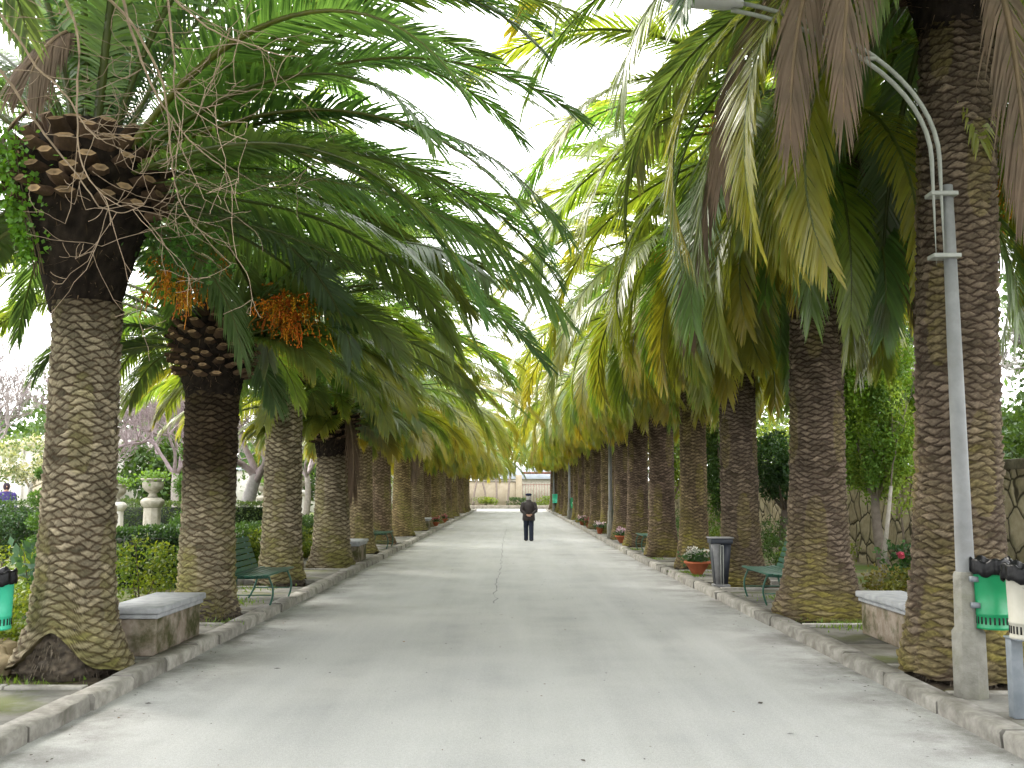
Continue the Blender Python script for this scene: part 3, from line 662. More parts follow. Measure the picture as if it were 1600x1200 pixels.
# wandering crack along the crown of the road
rng = np.random.default_rng(3)
ys = np.arange(15.5, 46, .22); xs = -.27 + .04 * np.cumsum(rng.normal(0, .35, len(ys))) * .35 + .02 * rng.standard_normal(len(ys))
wd = .006 + .007 * rng.uniform(size=len(ys)); wd[rng.uniform(size=len(ys)) < .3] = .002
cr_ = MB(); cr_.grid(np.stack([np.stack([xs - wd, ys, 0 * ys + .004], -1), np.stack([xs + wd, ys, 0 * ys + .004], -1)], 0)[::-1], (.17, .17, .17))
struct(cr_.build('road_crack', M['plain']))
# leaf scraps and grit lying on the road
lt = MB(); n = 620
yy = 5.0 + 40 * rng.uniform(size=n) ** 1.9; xx = rng.uniform(-3.2, 3.2, n)
e = rng.uniform(size=n) < .42; xx[e] = np.sign(xx[e]) * (3.2 - np.abs(rng.normal(0, .22, e.sum())))
sz = rng.uniform(.006, .018, n) * (1 + 1.3 * (rng.uniform(size=n) < .08)); an = rng.uniform(0, 6.28, n)
c_, s_ = np.cos(an), np.sin(an); asp = rng.uniform(.25, .6, n)
Pq = []
for (a_, b_) in ((-1, 0), (0, -1), (1, 0), (0, 1)):
    Pq.append(np.stack([xx + sz * (a_ * c_ - b_ * asp * s_), yy + sz * (a_ * s_ + b_ * asp * c_), np.full(n, .007) + .004 * (b_ > 0)], -1))
cols = np.array([[.07, .055, .045], [.05, .045, .045], [.13, .07, .035], [.22, .09, .03], [.30, .28, .24]])[rng.choice(5, n, p=[.4, .3, .16, .05, .09])]
lt.add(np.stack(Pq, 1).reshape(-1, 3), np.arange(n * 4).reshape(-1, 4), None, np.repeat(cols, 4, 0))
tag(lt.build('fallen_leaves', M['plain']), 'dark scraps of leaf scattered over the grey road', 'leaf litter', kind='stuff')

pl_y = [9.4, 13.3, 18.0, 21.9] + yl
pr_y = [9.2, 13.2, 17.7] + [y for _x, y in yr]
for side, py in ((-1, pl_y), (1, pr_y)):
    rng = np.random.default_rng(10 + side)
    kb = MB(); y = 1.0
    while y < 92.5:
        L = rng.uniform(.7, 1.15); x0 = kx(side, y); x1 = kx(side, y + L); w = .19
        h = .12 + rng.normal(0, .005); dx = rng.normal(0, .006); sk = rng.normal(0, .006)
        y2 = y + L - rng.uniform(.010, .030)
        nseg = 6 if y < 25 else 1
        qy = np.linspace(y, y2, nseg + 1); qx = np.linspace(x0 + dx, x1 + dx + sk, nseg + 1)
        jr = (rng.normal(0, .0085, (4, nseg + 1)) if nseg > 1 else np.zeros((4, 2)))
        prof = [(0, -.03), (0.0, h - .022), (.022, h), (w, h + .002), (w, -.03)]
        rings = []
        for q in range(nseg + 1):
            rings.append([[qx[q] + side * (a_ + (jr[0, q] if k in (1, 2) else 0)), qy[q], b_ + (jr[1, q] if k == 2 else jr[2, q] if k == 1 else 0)] for k, (a_, b_) in enumerate(prof)])
        cc = np.array([1, .99, .96]) * rng.uniform(.72, 1.12)
        Rg = np.array(rings)
        kb.grid(Rg if side > 0 else Rg[:, ::-1], tuple(cc))
        for en in (0, -1):
            kb.add(Rg[en], [[0, 1, 2, 3]], [[0, 3, 4]], tuple(cc * .7))
        y += L
    struct(kb.build('kerb', M['kerb']))
    pv = MB(); ed = MB(); xo = side * 5.05
    edges = [1.0]
    for yp in py:
        edges += [yp - 1.05, yp + .22]
    edges.append(92.5)
    for a_, b_ in zip(edges[0::2], edges[1::2]):
        if b_ - a_ < .3: continue
        for q in np.arange(a_, b_, 1.3):
            q2 = min(q + 1.3, b_)
            xi0, xi1 = kx(side, q) + side * .195, kx(side, q2) + side * .195
            zt = .098 + rng.normal(0, .003)
            V = [[xi0, q, zt], [xo, q, zt], [xo, q2, zt], [xi1, q2, zt], [xi0, q, .0], [xo, q, .0], [xo, q2, .0], [xi1, q2, .0]]
            F = [[0, 1, 2, 3], [0, 4, 5, 1], [2, 6, 7, 3], [1, 5, 6, 2]]
            if side < 0: F = [f[::-1] for f in F]
            pv.add(V, F, C=tuple(np.array([1, 1, 1]) * rng.uniform(.8, 1.1)))
        for q in (a_, b_):
            if q < 2: continue
            xi = kx(side, q) + side * .2
            xa = xi
            while abs(xa) < 4.9:
                xb = xa + side * rng.uniform(.5, .9); xb = side * min(abs(xb), 5.0)
                ed.box((min(xa, xb) + .006, q - .055, .0), (max(xa, xb) - .006, q + .055, .121 + rng.normal(0, .006)), tuple(np.array([1.05, 1.05, 1.02]) * rng.uniform(.8, 1.1)))
                xa = xb
    struct(pv.build('pavement', M['pave']))
    struct(ed.build('pit_edging', M['kerb'], bevel=.008))
    so = MB()
    # lumpy soil in the pits
    X_, Y_ = np.meshgrid(np.linspace(side * 3.3, side * 5.06, 22), np.arange(1, 92.6, .12 if True else .3), indexing='ij')
    Z_ = .035 + .012 * rng.standard_normal(X_.shape)
    Pg = np.stack([X_, Y_, Z_], -1)
    so.grid(Pg if side > 0 else Pg[::-1], (1, 1, 1)); struct(so.build('pit_soil', M['soil'], smooth=True))
    gs = MB(); xs_ = side * np.array([5.05, 5.06, 6, 7.5, 10, 60]); 
    zs_ = np.array([0, .085, .09, .1, .1, .1])
    Pg = np.array([[[x, y, z] for x, z in zip(xs_, zs_)] for y in (0, 40, 93)])
    gs.grid(Pg if side < 0 else Pg[:, ::-1], (1, 1, 1)); struct(gs.build('garden_bed', M['garden']))

# little weeds and grass tufts on the pads and in the pits
rng = np.random.default_rng(77)
gt = MB()
def tuft(x, y, z, r, n, h, col):
    P = np.stack([x + rng.normal(0, r, n), y + rng.normal(0, r, n), np.full(n, z)], -1)
    D = np.stack([rng.normal(0, .35, n), rng.normal(0, .35, n), np.ones(n)], -1) * (h * rng.uniform(.5, 1.2, n))[:, None]
    W = rng.standard_normal((n, 3)); W[:, 2] = 0; W *= .006
    c = np.array(col)[None] * rng.uniform(.6, 1.4, (n, 1))
    gt.add(np.stack([P - W, P + W, P + D], 1).reshape(-1, 3), None, np.arange(n * 3).reshape(-1, 3), np.repeat(c, 3, 0))
for (x, y, r, n, h) in [(4.35, 12.1, .22, 260, .05), (4.0, 12.2, .25, 300, .05), (4.4, 14.6, .25, 420, .07), (4.1, 15.3, .2, 200, .05), (-4.2, 14.6, .3, 420, .06), (-4.5, 8.7, .22, 140, .07), (-4.1, 8.6, .2, 120, .07), (-3.9, 8.4, .1, 60, .05),
                        (3.45, 19.2, .12, 160, .05), (3.5, 20, .15, 180, .05), (-3.6, 12.4, .15, 80, .05), (4.45, 9.0, .08, 60, .08), (-4.4, 16.8, .3, 200, .05), (3.4, 24, .14, 160, .05), (3.4, 28, .2, 160, .05)]:
    tuft(x, y, .10 if not (8 < y < 9.2) else .04, r, n, h, (.10, .17, .025))
tag(gt.build('grass_tufts', M['leaf']), 'short green weeds growing on the pads and pits between the palms', 'grass', kind='stuff')

# ------------------------------------------------------------------ benches
def stone_bench(x0, x1, y0, y1, label, group='stone benches between the palms'):
    t = empty('stone_bench', ((x0 + x1) / 2, (y0 + y1) / 2, .098), 0, label, 'bench', group)
    w, l = (x1 - x0) / 2, (y1 - y0) / 2
    b = MB(); b.box((-w + .05, -l + .05, 0), (w - .05, l - .05, .36)); b.build('block', M['bench_block'], t, bevel=.012)
    b = MB(); b.box((-w + .025, -l + .025, .362), (w - .025, l - .025, .405)); b.build('moulding', M['slab'], t, bevel=.008)
    b = MB(); b.box((-w, -l, .407), (w, l, .475)); b.build('slab', M['slab'], t, bevel=.016)
    return t
stone_bench(-4.02, -3.44, 9.9, 11.4, 'stone bench with bluish slab standing beside the stout palm with washed-out roots')
stone_bench(3.93, 4.47, 10.1, 11.6, 'stone bench with bluish slab and stained block behind the grey lamp post')
stone_bench(-4.0, -3.46, 22.9, 24.3, 'small pale stone bench end with rusty stain past the short thick palm')
stone_bench(-4.0, -3.5, 42.4, 43.8, 'far pale stone bench among the garden row trunks')
stone_bench(3.95, 4.45, 22.6, 23.9, 'stone bench mostly hidden behind the mossy foot palm')

def slat_bench(label):
    """local: seat looks towards -Y... the sitter faces +X; length along Y"""
    t = empty('park_bench', (0, 0, .098), 0, label, 'bench', 'green slatted benches')
    L = .80
    s = MB()
    for i in range(6):                                  # seat slats, slightly dished
        x = .26 - i * .088; z = .425 + .020 * ((i - 1.8) / 3) ** 2 - .012 * i / 5
        s.box((x - .038, -L, z), (x + .038, L, z + .022))
    s.build('seat', M['green_paint'], t, bevel=.005)
    s = MB()
    for i in range(6):
        z = .47 + i * .082; x = -.265 - .030 * i
        Mx = Matrix.Translation((x, 0, z)) @ Matrix.Rotation(R(-20), 4, 'Y')
        s.box((-.011, -L, -.034), (.011, L, .034), M=Mx)
    s.build('backrest', M['green_paint'], t, bevel=.005)
    for y in (-.58, .58):
        f = MB()
        q = np.linspace(0, 1, 12)
        f.tube(np.stack([.25 + .05 * np.sin(q * 3.4) + .05 * q ** 3 * 0 + .03 * q, 0 * q + y, .405 * (1 - q)], -1), .015, 6)          # curved front leg
        f.tube(np.stack([-.20 - .13 * q ** 2, 0 * q + y, .40 * (1 - q)], -1), .015, 6)
        f.tube([(.27, y, .405), (0, y, .392), (-.24, y, .40), (-.30, y, .52), (-.44, y, .93)], .014, 6)
        f.tube([(.29, y, .16), (-.23, y, .16)], .009, 6)
        f.build('leg_frame', M['green_paint'], t, smooth=True)
    return t
pb = slat_bench('dark green slatted bench facing the road, beside the palm with orange date bunches')
pb.location = (-3.66, 14.75, .098)
copy_thing(pb, (3.88, 14.95, .098), math.pi, 'dark green slatted bench facing the road, just before the massive palm with wide foot')
copy_thing(pb, (-3.8, 28.9, .098), 0, 'low dark green bench among the garden row trunks past the small stone bench')
copy_thing(pb, (3.75, 27.3, .098), math.pi, 'dark green bench half hidden between trunks near the terracotta bowl of pink flowers')

# ------------------------------------------------------------------ litter bins
def round_bin(name, label, loc, m, bag=True, r=.15, h=.50, marks=0, rz=0, group='round litter bins', slots=26):
    t = empty(name, loc, rz, label, 'litter bin', group)
    b = MB()
    b.lathe([(0.001, .012), (r * .90, .012), (r * .92, 0), (r * .955, .0), (r * .955, .018), (r * .93, .024), (r * .935, .105), (r * .965, .109), (r * .965, .124), (r * .945, .128), (r, h - .03), (r * 1.04, h - .028), (r * 1.04, h), (r * .96, h), (r * .88, .03)], 40)
    b.build('barrel', m, t, smooth=False)
    if slots:
        s = MB()
        for i in range(slots):
            a = 6.2832 * i / slots
            Mx = Matrix.Rotation(a, 4, 'Z') @ Matrix.Translation((r * .933, 0, .066))
            s.box((-.004, -.0062, -.027), (.004, .0062, .027), M=Mx)
        s.build('slot_band', M['slot'], t)
    if bag:
        rg = np.random.default_rng(int(abs(loc[0] * 100)))
        k, n = 72, 12; th = np.arange(k) * 6.2832 / k
        pr = [(.84, -.12), (.9, .0), (1.0, .03), (1.08, .034), (1.14, .018), (1.13, -.012), (1.16, -.04), (1.15, -.075), (1.11, -.085), (1.05, -.07)]
        fold = .03 * np.sin(7 * th + 1) + .022 * np.sin(13 * th + 2) + .012 * np.sin(23 * th)
        rings = []
        for i, (q, z) in enumerate(pr):
            f = fold * (1.0 if i > 1 else .2) * (1.5 if i > 5 else 1)
            rr = r * (q + f + .006 * rg.standard_normal(k))
            zz = h + z + (.012 * np.sin(4 * th + 1.3) + .008 * np.sin(9 * th) + .002 * rg.standard_normal(k)) * (1 if i > 1 else .3)
            rings.append(np.stack([rr * np.cos(th), rr * np.sin(th), zz], -1))
        bb = MB(); bb.grid(np.array(rings), wrap=True)
        bb.add(np.vstack([rings[0], [[0, 0, h - .2]]]), None, [[i, (i + 1) % k, k] for i in range(k)])
        bb.build('bin_bag', M['bag'], t, smooth=True)
    if marks == 1:        # two small crescents pressed into the front
        for a in (-128, -84):
            mk = MB(); q = np.linspace(-2.2, 1.0, 12); c = R(a)
            ax = c + .025 / r * np.cos(q) * 1.0; z = .39 + .026 * np.sin(q)
            mk.tube(np.stack([r * 1.0 * np.cos(ax), r * 1.0 * np.sin(ax), z], -1), .0035, 5, (.30, .30, .27))
            mk.build('emblem', M['plain'], t)
    if marks == 2:        # pale printed patch and a round white sticker
        for (a, z, wa, hz) in ((-100, .30, .45, .022), (-112, .25, .12, .018), (-92, .25, .10, .018)):
            mk = MB(); q = np.linspace(-wa, wa, 7) + R(a)
            mk.grid(np.array([np.stack([r * 1.005 * np.cos(q), r * 1.005 * np.sin(q), 0 * q + z + hz + .006 * np.sin(q * 9)], -1), np.stack([r * .996 * np.cos(q), r * .996 * np.sin(q), 0 * q + z - hz + .006 * np.sin(q * 11)], -1)]), (.72, .78, .76))
            mk.build('print', M['plain'], t)
        q = np.linspace(0, 6.2832, 14)[:-1]; mk = MB(); ax = R(-66) + .04 / r * np.cos(q); z = .16 + .04 * np.sin(q)
        V = np.stack([r * 1.008 * np.cos(ax), r * 1.008 * np.sin(ax), z], -1)
        mk.add(np.vstack([V, V.mean(0) * [1.02, 1.02, 1]]), None, [[i, (i + 1) % 13, 13] for i in range(13)], C=(.82, .84, .82))
        mk.build('sticker', M['plain'], t)
    return t
round_bin('litter_bin', 'green slotted litter bin lined with a black bag, hung beside the grey lamp post', (3.76, 7.93, .64), M['bin_green'], r=.142, h=.50)
br_ = MB(); br_.box((3.58, 7.87, .80), (3.66, 7.92, .84)); br_.box((3.58, 7.87, 1.00), (3.66, 7.92, 1.04)); tag(br_.build('bin_bracket', M['steel']), 'grey steel bracket clamping the green slotted bin to the lamp post', 'bracket')
round_bin('litter_bin', 'cream litter bin with black bag on a square grey post', (3.69, 7.22, .66), M['bin_cream'], r=.15, h=.49, marks=1, slots=30)
tq = empty('bin_post', (3.60, 7.30, .098), 0, 'square grey steel post carrying the cream litter bin', 'post')
b = MB(); b.box((-.042, -.042, 0), (.042, .042, .555)); b.build('upright', M['steel'], tq, bevel=.004)
b = MB(); b.box((-.05, -.17, .556), (.2, .05, .568)); b.build('plate', M['steel'], tq)
round_bin('litter_bin', 'aqua litter bin with folded black bag beside the stout palm', (-4.47, 8.75, .52), M['bin_aqua'], r=.15, h=.47)
tq = empty('bin_post', (-4.66, 8.85, .06), 0, 'short steel post behind the aqua litter bin', 'post')
b = MB(); b.box((-.035, -.035, 0), (.035, .035, .95)); b.build('upright', M['steel'], tq, bevel=.004)
b = MB(); b.box((.03, -.05, .6), (.08, .03, .72)); b.build('plate', M['steel'], tq)

def panel_bin(label):
    """tapered bin of flat panels, wider at its top, with a light frame at each corner"""
    t = empty('panel_bin', (0, 0, .098), 0, label, 'litter bin', 'tapered panel bins')
    def face(nm, m, pts, th):
        b = MB(); P = np.array(pts, float); n = np.cross(P[1] - P[0], P[3] - P[0]); n /= np.linalg.norm(n)
        b.add(np.vstack([P, P - n * th]), [[0, 1, 2, 3], [7, 6, 5, 4], [0, 4, 5, 1], [1, 5, 6, 2], [2, 6, 7, 3], [3, 7, 4, 0]]); return b.build(nm, m, t)
    a, c, h = .105, .16, .76      # half widths at foot and head
    face('front_panel', M['binwood'], [(-a, -a, .06), (-a * .1, -a, .06), (-c * .1, -c * .9, h), (-c, -c * .9, h)], .012)
    face('side_panel', M['bindark'], [(a * .1, -a, .06), (a, -a * .8, .06), (c * 1.05, -c * .8, h), (c * .1, -c * .9, h)], .012)
    face('side_panel', M['bindark'], [(a, -a * .8, .06), (a, a, .06), (c * 1.05, c, h), (c * 1.05, -c * .8, h)], .012)
    face('side_panel', M['bindark'], [(-a, a, .06), (-a, -a, .06), (-c, -c * .9, h), (-c, c, h)], .012)
    face('back_panel', M['bindark'], [(a, a, .06), (-a, a, .06), (-c, c, h), (c * 1.05, c, h)], .012)
    f = MB()
    for x0, x1 in ((-.02, -.035), (.02, .035)):
        f.tube([(x0, -a - .012, .0), (x1 * .6, -c * .9 - .014, h - .06)], .011, 6)
    f.tube([(-.021, -c * .9 - .014, h - .06), (.021, -c * .9 - .014, h - .06)], .011, 6)
    f.build('frame', M['arm_paint'], t, smooth=True)
    b = MB(); b.box((-a - .03, -a - .03, 0), (a + .03, a + .03, .055)); b.build('foot', M['binwood'], t, bevel=.01)
    b = MB(); b.box((-c - .02, -c - .01, h - .03), (c + .03, c + .02, h + .055)); b.build('rim', M['bindark'], t, bevel=.015)
    b = MB(); b.box((-c - .035, -c - .03, h + .056), (c + .045, c + .035, h + .075)); b.build('lid', M['binwood'], t, bevel=.006)
    return t
pbn = panel_bin('dark tapered panel bin with pale metal frame before the palm with mossy foot'); pbn.location = (3.52, 17.05, .098)
copy_thing(pbn, (3.45, 58.5, .098), 0, 'far dark tapered panel bin between the two far lamp posts')

# ------------------------------------------------------------------ street lamps
def street_lamp(label):
    """octagonal concrete foot, steel shaft, twin bent pipes carrying the lamp over the road (towards -X)"""
    t = empty('street_lamp', (0, 0, .098), 0, label, 'street lamp', 'street lamps along the avenue')
    b = MB(); b.lathe([(.001, 0), (.134, 0), (.132, .50), (.106, .535), (.100, .94), (.088, .97), (.001, .97)], 8); b.build('foot', M['lamp_base'], t, bevel=.006)
    b = MB(); b.lathe([(.072, .955), (.067, 1.4), (.046, 4.12), (.001, 4.13)], 20); b.build('shaft', M['lamp_shaft'], t, smooth=True)
    def pipe(off):
        P = [(-.075 - off, -.06, 3.42), (-.075 - off, -.06, 4.32)]
        for q in np.linspace(0, 1, 16)[1:]:
            a = q * R(72)
            P.append((-.075 - off - 2.3 * (1 - math.cos(a)) * 1.02, -.06, 4.32 + (1.36 - off) * math.sin(a) / math.sin(R(72))))
        return np.array(P)
    for off in (0, .065):
        b = MB(); b.tube(pipe(off), .019, 8); b.build('arm_pipe', M['arm_paint'], t, smooth=True)
    for z in (3.5, 4.02):
        b = MB(); b.box((-.165, -.082, z), (.06, .06, z + .035)); b.build('clamp', M['arm_paint'], t, bevel=.006)
    e = pipe(.03)[-1]; p1 = pipe(.03)[9]
    b = MB(); b.box((p1[0] - .05, p1[1] - .022, p1[2] - .012), (p1[0] + .05, p1[1] + .022, p1[2] + .012)); b.build('spacer', M['arm_paint'], t)
    b = MB()
    q = np.linspace(0, 1, 10); wv = .13 * np.interp(q, [0, .15, .6, .9, 1], [.35, .75, 1, .85, .3]); hv = .075 * np.interp(q, [0, .2, .7, 1], [.6, 1, 1, .3])
    th = np.arange(14) * 6.2832 / 14
    b.grid(np.array([[(e[0] + .06 - .66 * f, e[1] + w_ * math.cos(a), e[2] + .02 + .06 * f + h_ * math.sin(a) * (1 if math.sin(a) > 0 else .7)) for a in th] for f, w_, h_ in zip(q, wv, hv)]), wrap=True)
    hd = b.build('lamp_head', M['lamp_glass'], t, smooth=True)
    return t
sl = street_lamp('grey street lamp on an octagonal concrete foot in front of the tall palm'); sl.location = (3.60, 8.02, .098)
copy_thing(sl, (3.36, 34.2, .098), 0, 'thin pale street lamp carrying the green bin with printed patch')
copy_thing(sl, (3.32, 58.0, .098), 0, 'far thin street lamp with a small green bin, next after the far panel bin')
copy_thing(sl, (3.32, 80.0, .098), 0, 'street lamp at the avenue end, the most distant and smallest one')
round_bin('litter_bin', 'dark green litter bin with printed patch and white sticker on a thin street lamp', (3.70, 34.1, .72), M['bin_green'], bag=False, r=.20, h=.5, marks=2, slots=0)
round_bin('litter_bin', 'small far green litter bin on the far thin street lamp', (3.60, 57.9, .75), M['bin_green'], bag=False, r=.22, h=.6, marks=2, slots=0)
round_bin('litter_bin', 'pale aqua litter bin on the most distant street lamp', (3.45, 79.8, .8), M['bin_aqua'], bag=False, r=.24, h=.7, slots=0)

# ------------------------------------------------------------------ flower bowls
def flower_bowl(x, y, label, cols, s=1.0, tall=False):
    t = empty('potted_flowers', (x, y, .1), 0, label, 'flower pot', 'terracotta pots of flowers')
    rg = np.random.default_rng(int(y * 10))
    b = MB()
    if tall: b.lathe([(.001, 0), (.09 * s, 0), (.15 * s, .26 * s), (.17 * s, .26 * s), (.17 * s, .31 * s), (.14 * s, .31 * s), (.12 * s, .25 * s), (.001, .25 * s)], 28)
    else: b.lathe([(.001, 0), (.10 * s, 0), (.12 * s, .03 * s), (.24 * s, .22 * s), (.27 * s, .225 * s), (.27 * s, .27 * s), (.24 * s, .27 * s), (.22 * s, .22 * s), (.001, .21 * s)], 32)
    b.build('pot', M['terracotta'], t)
    n = 420; P = rg.standard_normal((n, 3)) * [.14 * s, .14 * s, .06 * s] + [0, 0, .34 * s]
    P[:, 2] = np.maximum(P[:, 2], .24 * s)
    b = MB(); b.cards(P, .075 * s, rg, (.035, .085, .03), asp=.7); b.build('foliage', M['leaf'], t)
    n = 150; th = rg.uniform(0, 6.28, n); rr = .24 * s * np.sqrt(rg.uniform(0, 1, n)); P = np.stack([rr * np.cos(th), rr * np.sin(th), .43 * s + .05 * rg.standard_normal(n)], -1)
    cc = np.array(cols)[rg.integers(len(cols), size=n)]
    b = MB(); b.cards(P, .065 * s, rg, cc, asp=1.0); b.build('blossoms', M['petal'], t)
flower_bowl(3.60, 19.6, 'terracotta bowl of white flowers behind the dark tapered bin', [(.6, .59, .56), (.55, .52, .48)], .95)
flower_bowl(3.46, 31.6, 'terracotta bowl full of pink and lilac flowers near the thin lamp post', [(.6, .36, .46), (.66, .52, .6), (.55, .3, .4)], .85)
flower_bowl(3.32, 38.0, 'tall terracotta pot of pale pink flowers, past the thin lamp post', [(.7, .55, .6), (.62, .45, .53)], .85, True)
flower_bowl(3.35, 44.0, 'pot of deep red flowers, past the pale pink pot', [(.34, .05, .07), (.4, .1, .13)], .8, True)
flower_bowl(3.32, 47.6, 'pot of light pink flowers before the far panel bin', [(.6, .42, .48)], .85, True)
flower_bowl(-3.55, 46.5, 'small pot of red flowers among the garden row trunks', [(.4, .06, .08), (.5, .2, .25)], .8)
flower_bowl(-3.52, 51.8, 'low pot of pinkish red flowers at the garden row kerb', [(.45, .14, .17)], .8)
# ------------------------------------------------------------------ trees and garden plants
def branch(mb, rng, p, d, L, r, lev, col, spread=.6, up=.12, kids=(3, 4), shrink=.68, minr=.004, k=5, wig=.18):
    n = 5; P = [np.array(p)]; d = np.array(d, float)
    for i in range(n):
        d = d + rng.normal(0, wig, 3) + [0, 0, up]; d /= np.linalg.norm(d)
        P.append(P[-1] + d * L / n)
    rr = np.linspace(r, max(minr, r * .55), n + 1)
    mb.tube(P, rr, k if lev > 1 else 3, tuple(np.array(col) * rng.uniform(.85, 1.15)), cap=False)
    if lev <= 0: return
    for j in range(rng.integers(kids[0], kids[1] + 1)):
        f = rng.uniform(.45, 1.0) if j else 1.0
        b = P[min(n, int(round(f * n)))]
        nd = d + rng.normal(0, spread, 3); nd[2] += .1; nd /= np.linalg.norm(nd)
        branch(mb, rng, b, nd, L * shrink * rng.uniform(.75, 1.15), max(minr, r * .55), lev - 1, col, spread, up, kids, shrink, minr, k, wig)

def bare_tree(label, x, y, seed, h=2.0, r=.12, col=(.24, .21, .19), twig=(.26, .215, .215), lean=(0, 0), lev=5, minr=.006, limbs=4, z=.09, spread=.6):
    rng = np.random.default_rng(seed)
    t = empty('bare_tree', (x, y, z), 0, label, 'tree', 'leafless trees of the garden')
    q = np.linspace(0, 1, 9); P = np.stack([lean[0] * q ** 1.4 + .05 * np.sin(q * 5 + seed), lean[1] * q, h * q - .03], -1)
    b = MB(); b.tube(P, np.interp(q, [0, .1, 1], [r * 1.35, r, r * .75]), 12, tuple(col)); b.build('trunk', M['bole'], t, smooth=True)
    c = MB()
    for i in range(limbs):
        a = 6.28 * (i + rng.uniform(-.2, .2)) / limbs; d = np.array([math.cos(a) * .75 + lean[0] * .2, math.sin(a) * .75, .9])
        branch(c, rng, P[-1] - [0, 0, .05 * i], d, h * rng.uniform(.5, .7), r * .5, lev, twig, minr=minr, spread=spread)
    c.build('crown', M['bole'], t)
    return t

def clumps(rng, n, size, centre, rad, k):
    """points gathered into k uneven clumps inside an ellipsoid"""
    C = rng.standard_normal((k, 3)); C /= np.linalg.norm(C, axis=1)[:, None]; C *= rng.uniform(.35, 1, (k, 1)) ** .5
    i = rng.integers(k, size=n); P = rng.standard_normal((n, 3)); P /= np.linalg.norm(P, axis=1)[:, None]
    P *= (rng.uniform(.25, 1, (n, 1)) ** .45) * size * rng.uniform(.5, 1.3, (k, 1))[i]
    return (C * (1 - size * .5))[i] * rad + P * rad + centre, i

def leafy_tree(name, label, cat, x, y, seed, th, r, rad, cz, n, leaf, cols, k=26, size=.36, z=.09, group=None, asp=.5, bark=(.14, .11, .085), lean=0, tubes=7):
    rng = np.random.default_rng(seed); t = empty(name, (x, y, z), 0, label, cat, group)
    b = MB(); q = np.linspace(0, 1, 7); b.tube(np.stack([lean * q + .04 * np.sin(4 * q + seed), 0 * q, th * q - .03], -1), np.linspace(r * 1.25, r * .7, 7), 10, bark); b.build('trunk', M['bole'], t, smooth=True)
    c = MB(); rad = np.array(rad)
    P, i = clumps(rng, n, size, np.array([lean, 0, cz]), rad, k)
    P[:, 2] = np.maximum(P[:, 2], .05)
    cl = np.array(cols)[rng.integers(len(cols), size=k)] * rng.uniform(.8, 1.2, (k, 1))
    c.cards(P, leaf, rng, cl[i], asp=asp)
    for j in range(tubes):
        e = P[rng.integers(n)]; s = np.array([lean, 0, th * .9]); m = (s + e) / 2 + rng.normal(0, .1, 3) * rad
        c.tube([s, m, e], [r * .4, r * .25, .01], 5, bark, cap=False)
    c.build('crown', M['leaf'], t)
    return t

def bush(name, label, cat, x, y, seed, rad, n, leaf, cols, k=14, size=.5, z=.09, group=None, asp=.5, stems=6, flowers=None):
    rng = np.random.default_rng(seed); t = empty(name, (x, y, z), 0, label, cat, group); rad = np.array(rad)
    P, i = clumps(rng, n, size, np.array([0, 0, rad[2] * .55]), rad * [1, 1, .62], k); P[:, 2] = np.maximum(P[:, 2], .01)
    cl = np.array(cols)[rng.integers(len(cols), size=k)] * rng.uniform(.8, 1.2, (k, 1))
    c = MB(); c.cards(P, leaf, rng, cl[i], asp=asp); c.build('foliage', M['leaf'], t)
    s = MB()
    for j in range(stems):
        e = P[rng.integers(n)]; s.tube([(e[0] * .2, e[1] * .2, -.03), (e[0] * .5, e[1] * .5, e[2] * .5), tuple(e)], [.012, .009, .004], 4, (.13, .10, .07), cap=False)
    s.build('stems', M['bole'], t)
    if flowers:
        f = MB(); m, fc, fs = flowers
        top = P[np.argsort(-P[:, 2] + P[:, 1] * .6)[:max(m * 3, 20)]]; f.cards(top[rng.integers(len(top), size=m)], fs, rng, fc, asp=1.0); f.build('blossoms', M['petal'], t)
    return t

def hedge(label, x0, x1, y0, y1, h, seed, col, n, leaf=.06, z=.08, group='clipped hedges'):
    rng = np.random.default_rng(seed); t = empty('hedge', ((x0 + x1) / 2, (y0 + y1) / 2, z), 0, label, 'hedge', group)
    a, b_ = (x1 - x0) / 2, (y1 - y0) / 2
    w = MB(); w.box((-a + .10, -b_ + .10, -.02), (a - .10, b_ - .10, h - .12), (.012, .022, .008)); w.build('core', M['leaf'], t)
    A = np.array([2 * b_ * h, 2 * b_ * h, 2 * a * h, 2 * a * h, 4 * a * b_]); f = rng.choice(5, n, p=A / A.sum())
    P = np.stack([rng.uniform(-a, a, n), rng.uniform(-b_, b_, n), rng.uniform(0, h, n)], -1)
    P[f == 0, 0] = -a; P[f == 1, 0] = a; P[f == 2, 1] = -b_; P[f == 3, 1] = b_; P[f == 4, 2] = h
    P += rng.normal(0, .028, P.shape) + .03 * np.sin(P[:, [1, 0, 0]] * 3 + seed); P[:, 2] = np.maximum(P[:, 2], .0)
    Nn = np.zeros((n, 3)); Nn[f == 0, 0] = -1; Nn[f == 1, 0] = 1; Nn[f == 2, 1] = -1; Nn[f == 3, 1] = 1; Nn[f == 4, 2] = 1
    c = MB(); c.cards(P, leaf, rng, np.array(col) * rng.uniform(.7, 1.3, (n, 1)), asp=.6, up=.1, N=Nn * .9); c.build('foliage', M['leaf'], t)
    return t

DKG = [(.022, .055, .018), (.032, .075, .02), (.028, .06, .022)]
MDG = [(.045, .09, .018), (.055, .105, .022), (.036, .075, .016)]
YLG = [(.125, .18, .02), (.15, .195, .024), (.09, .15, .02)]

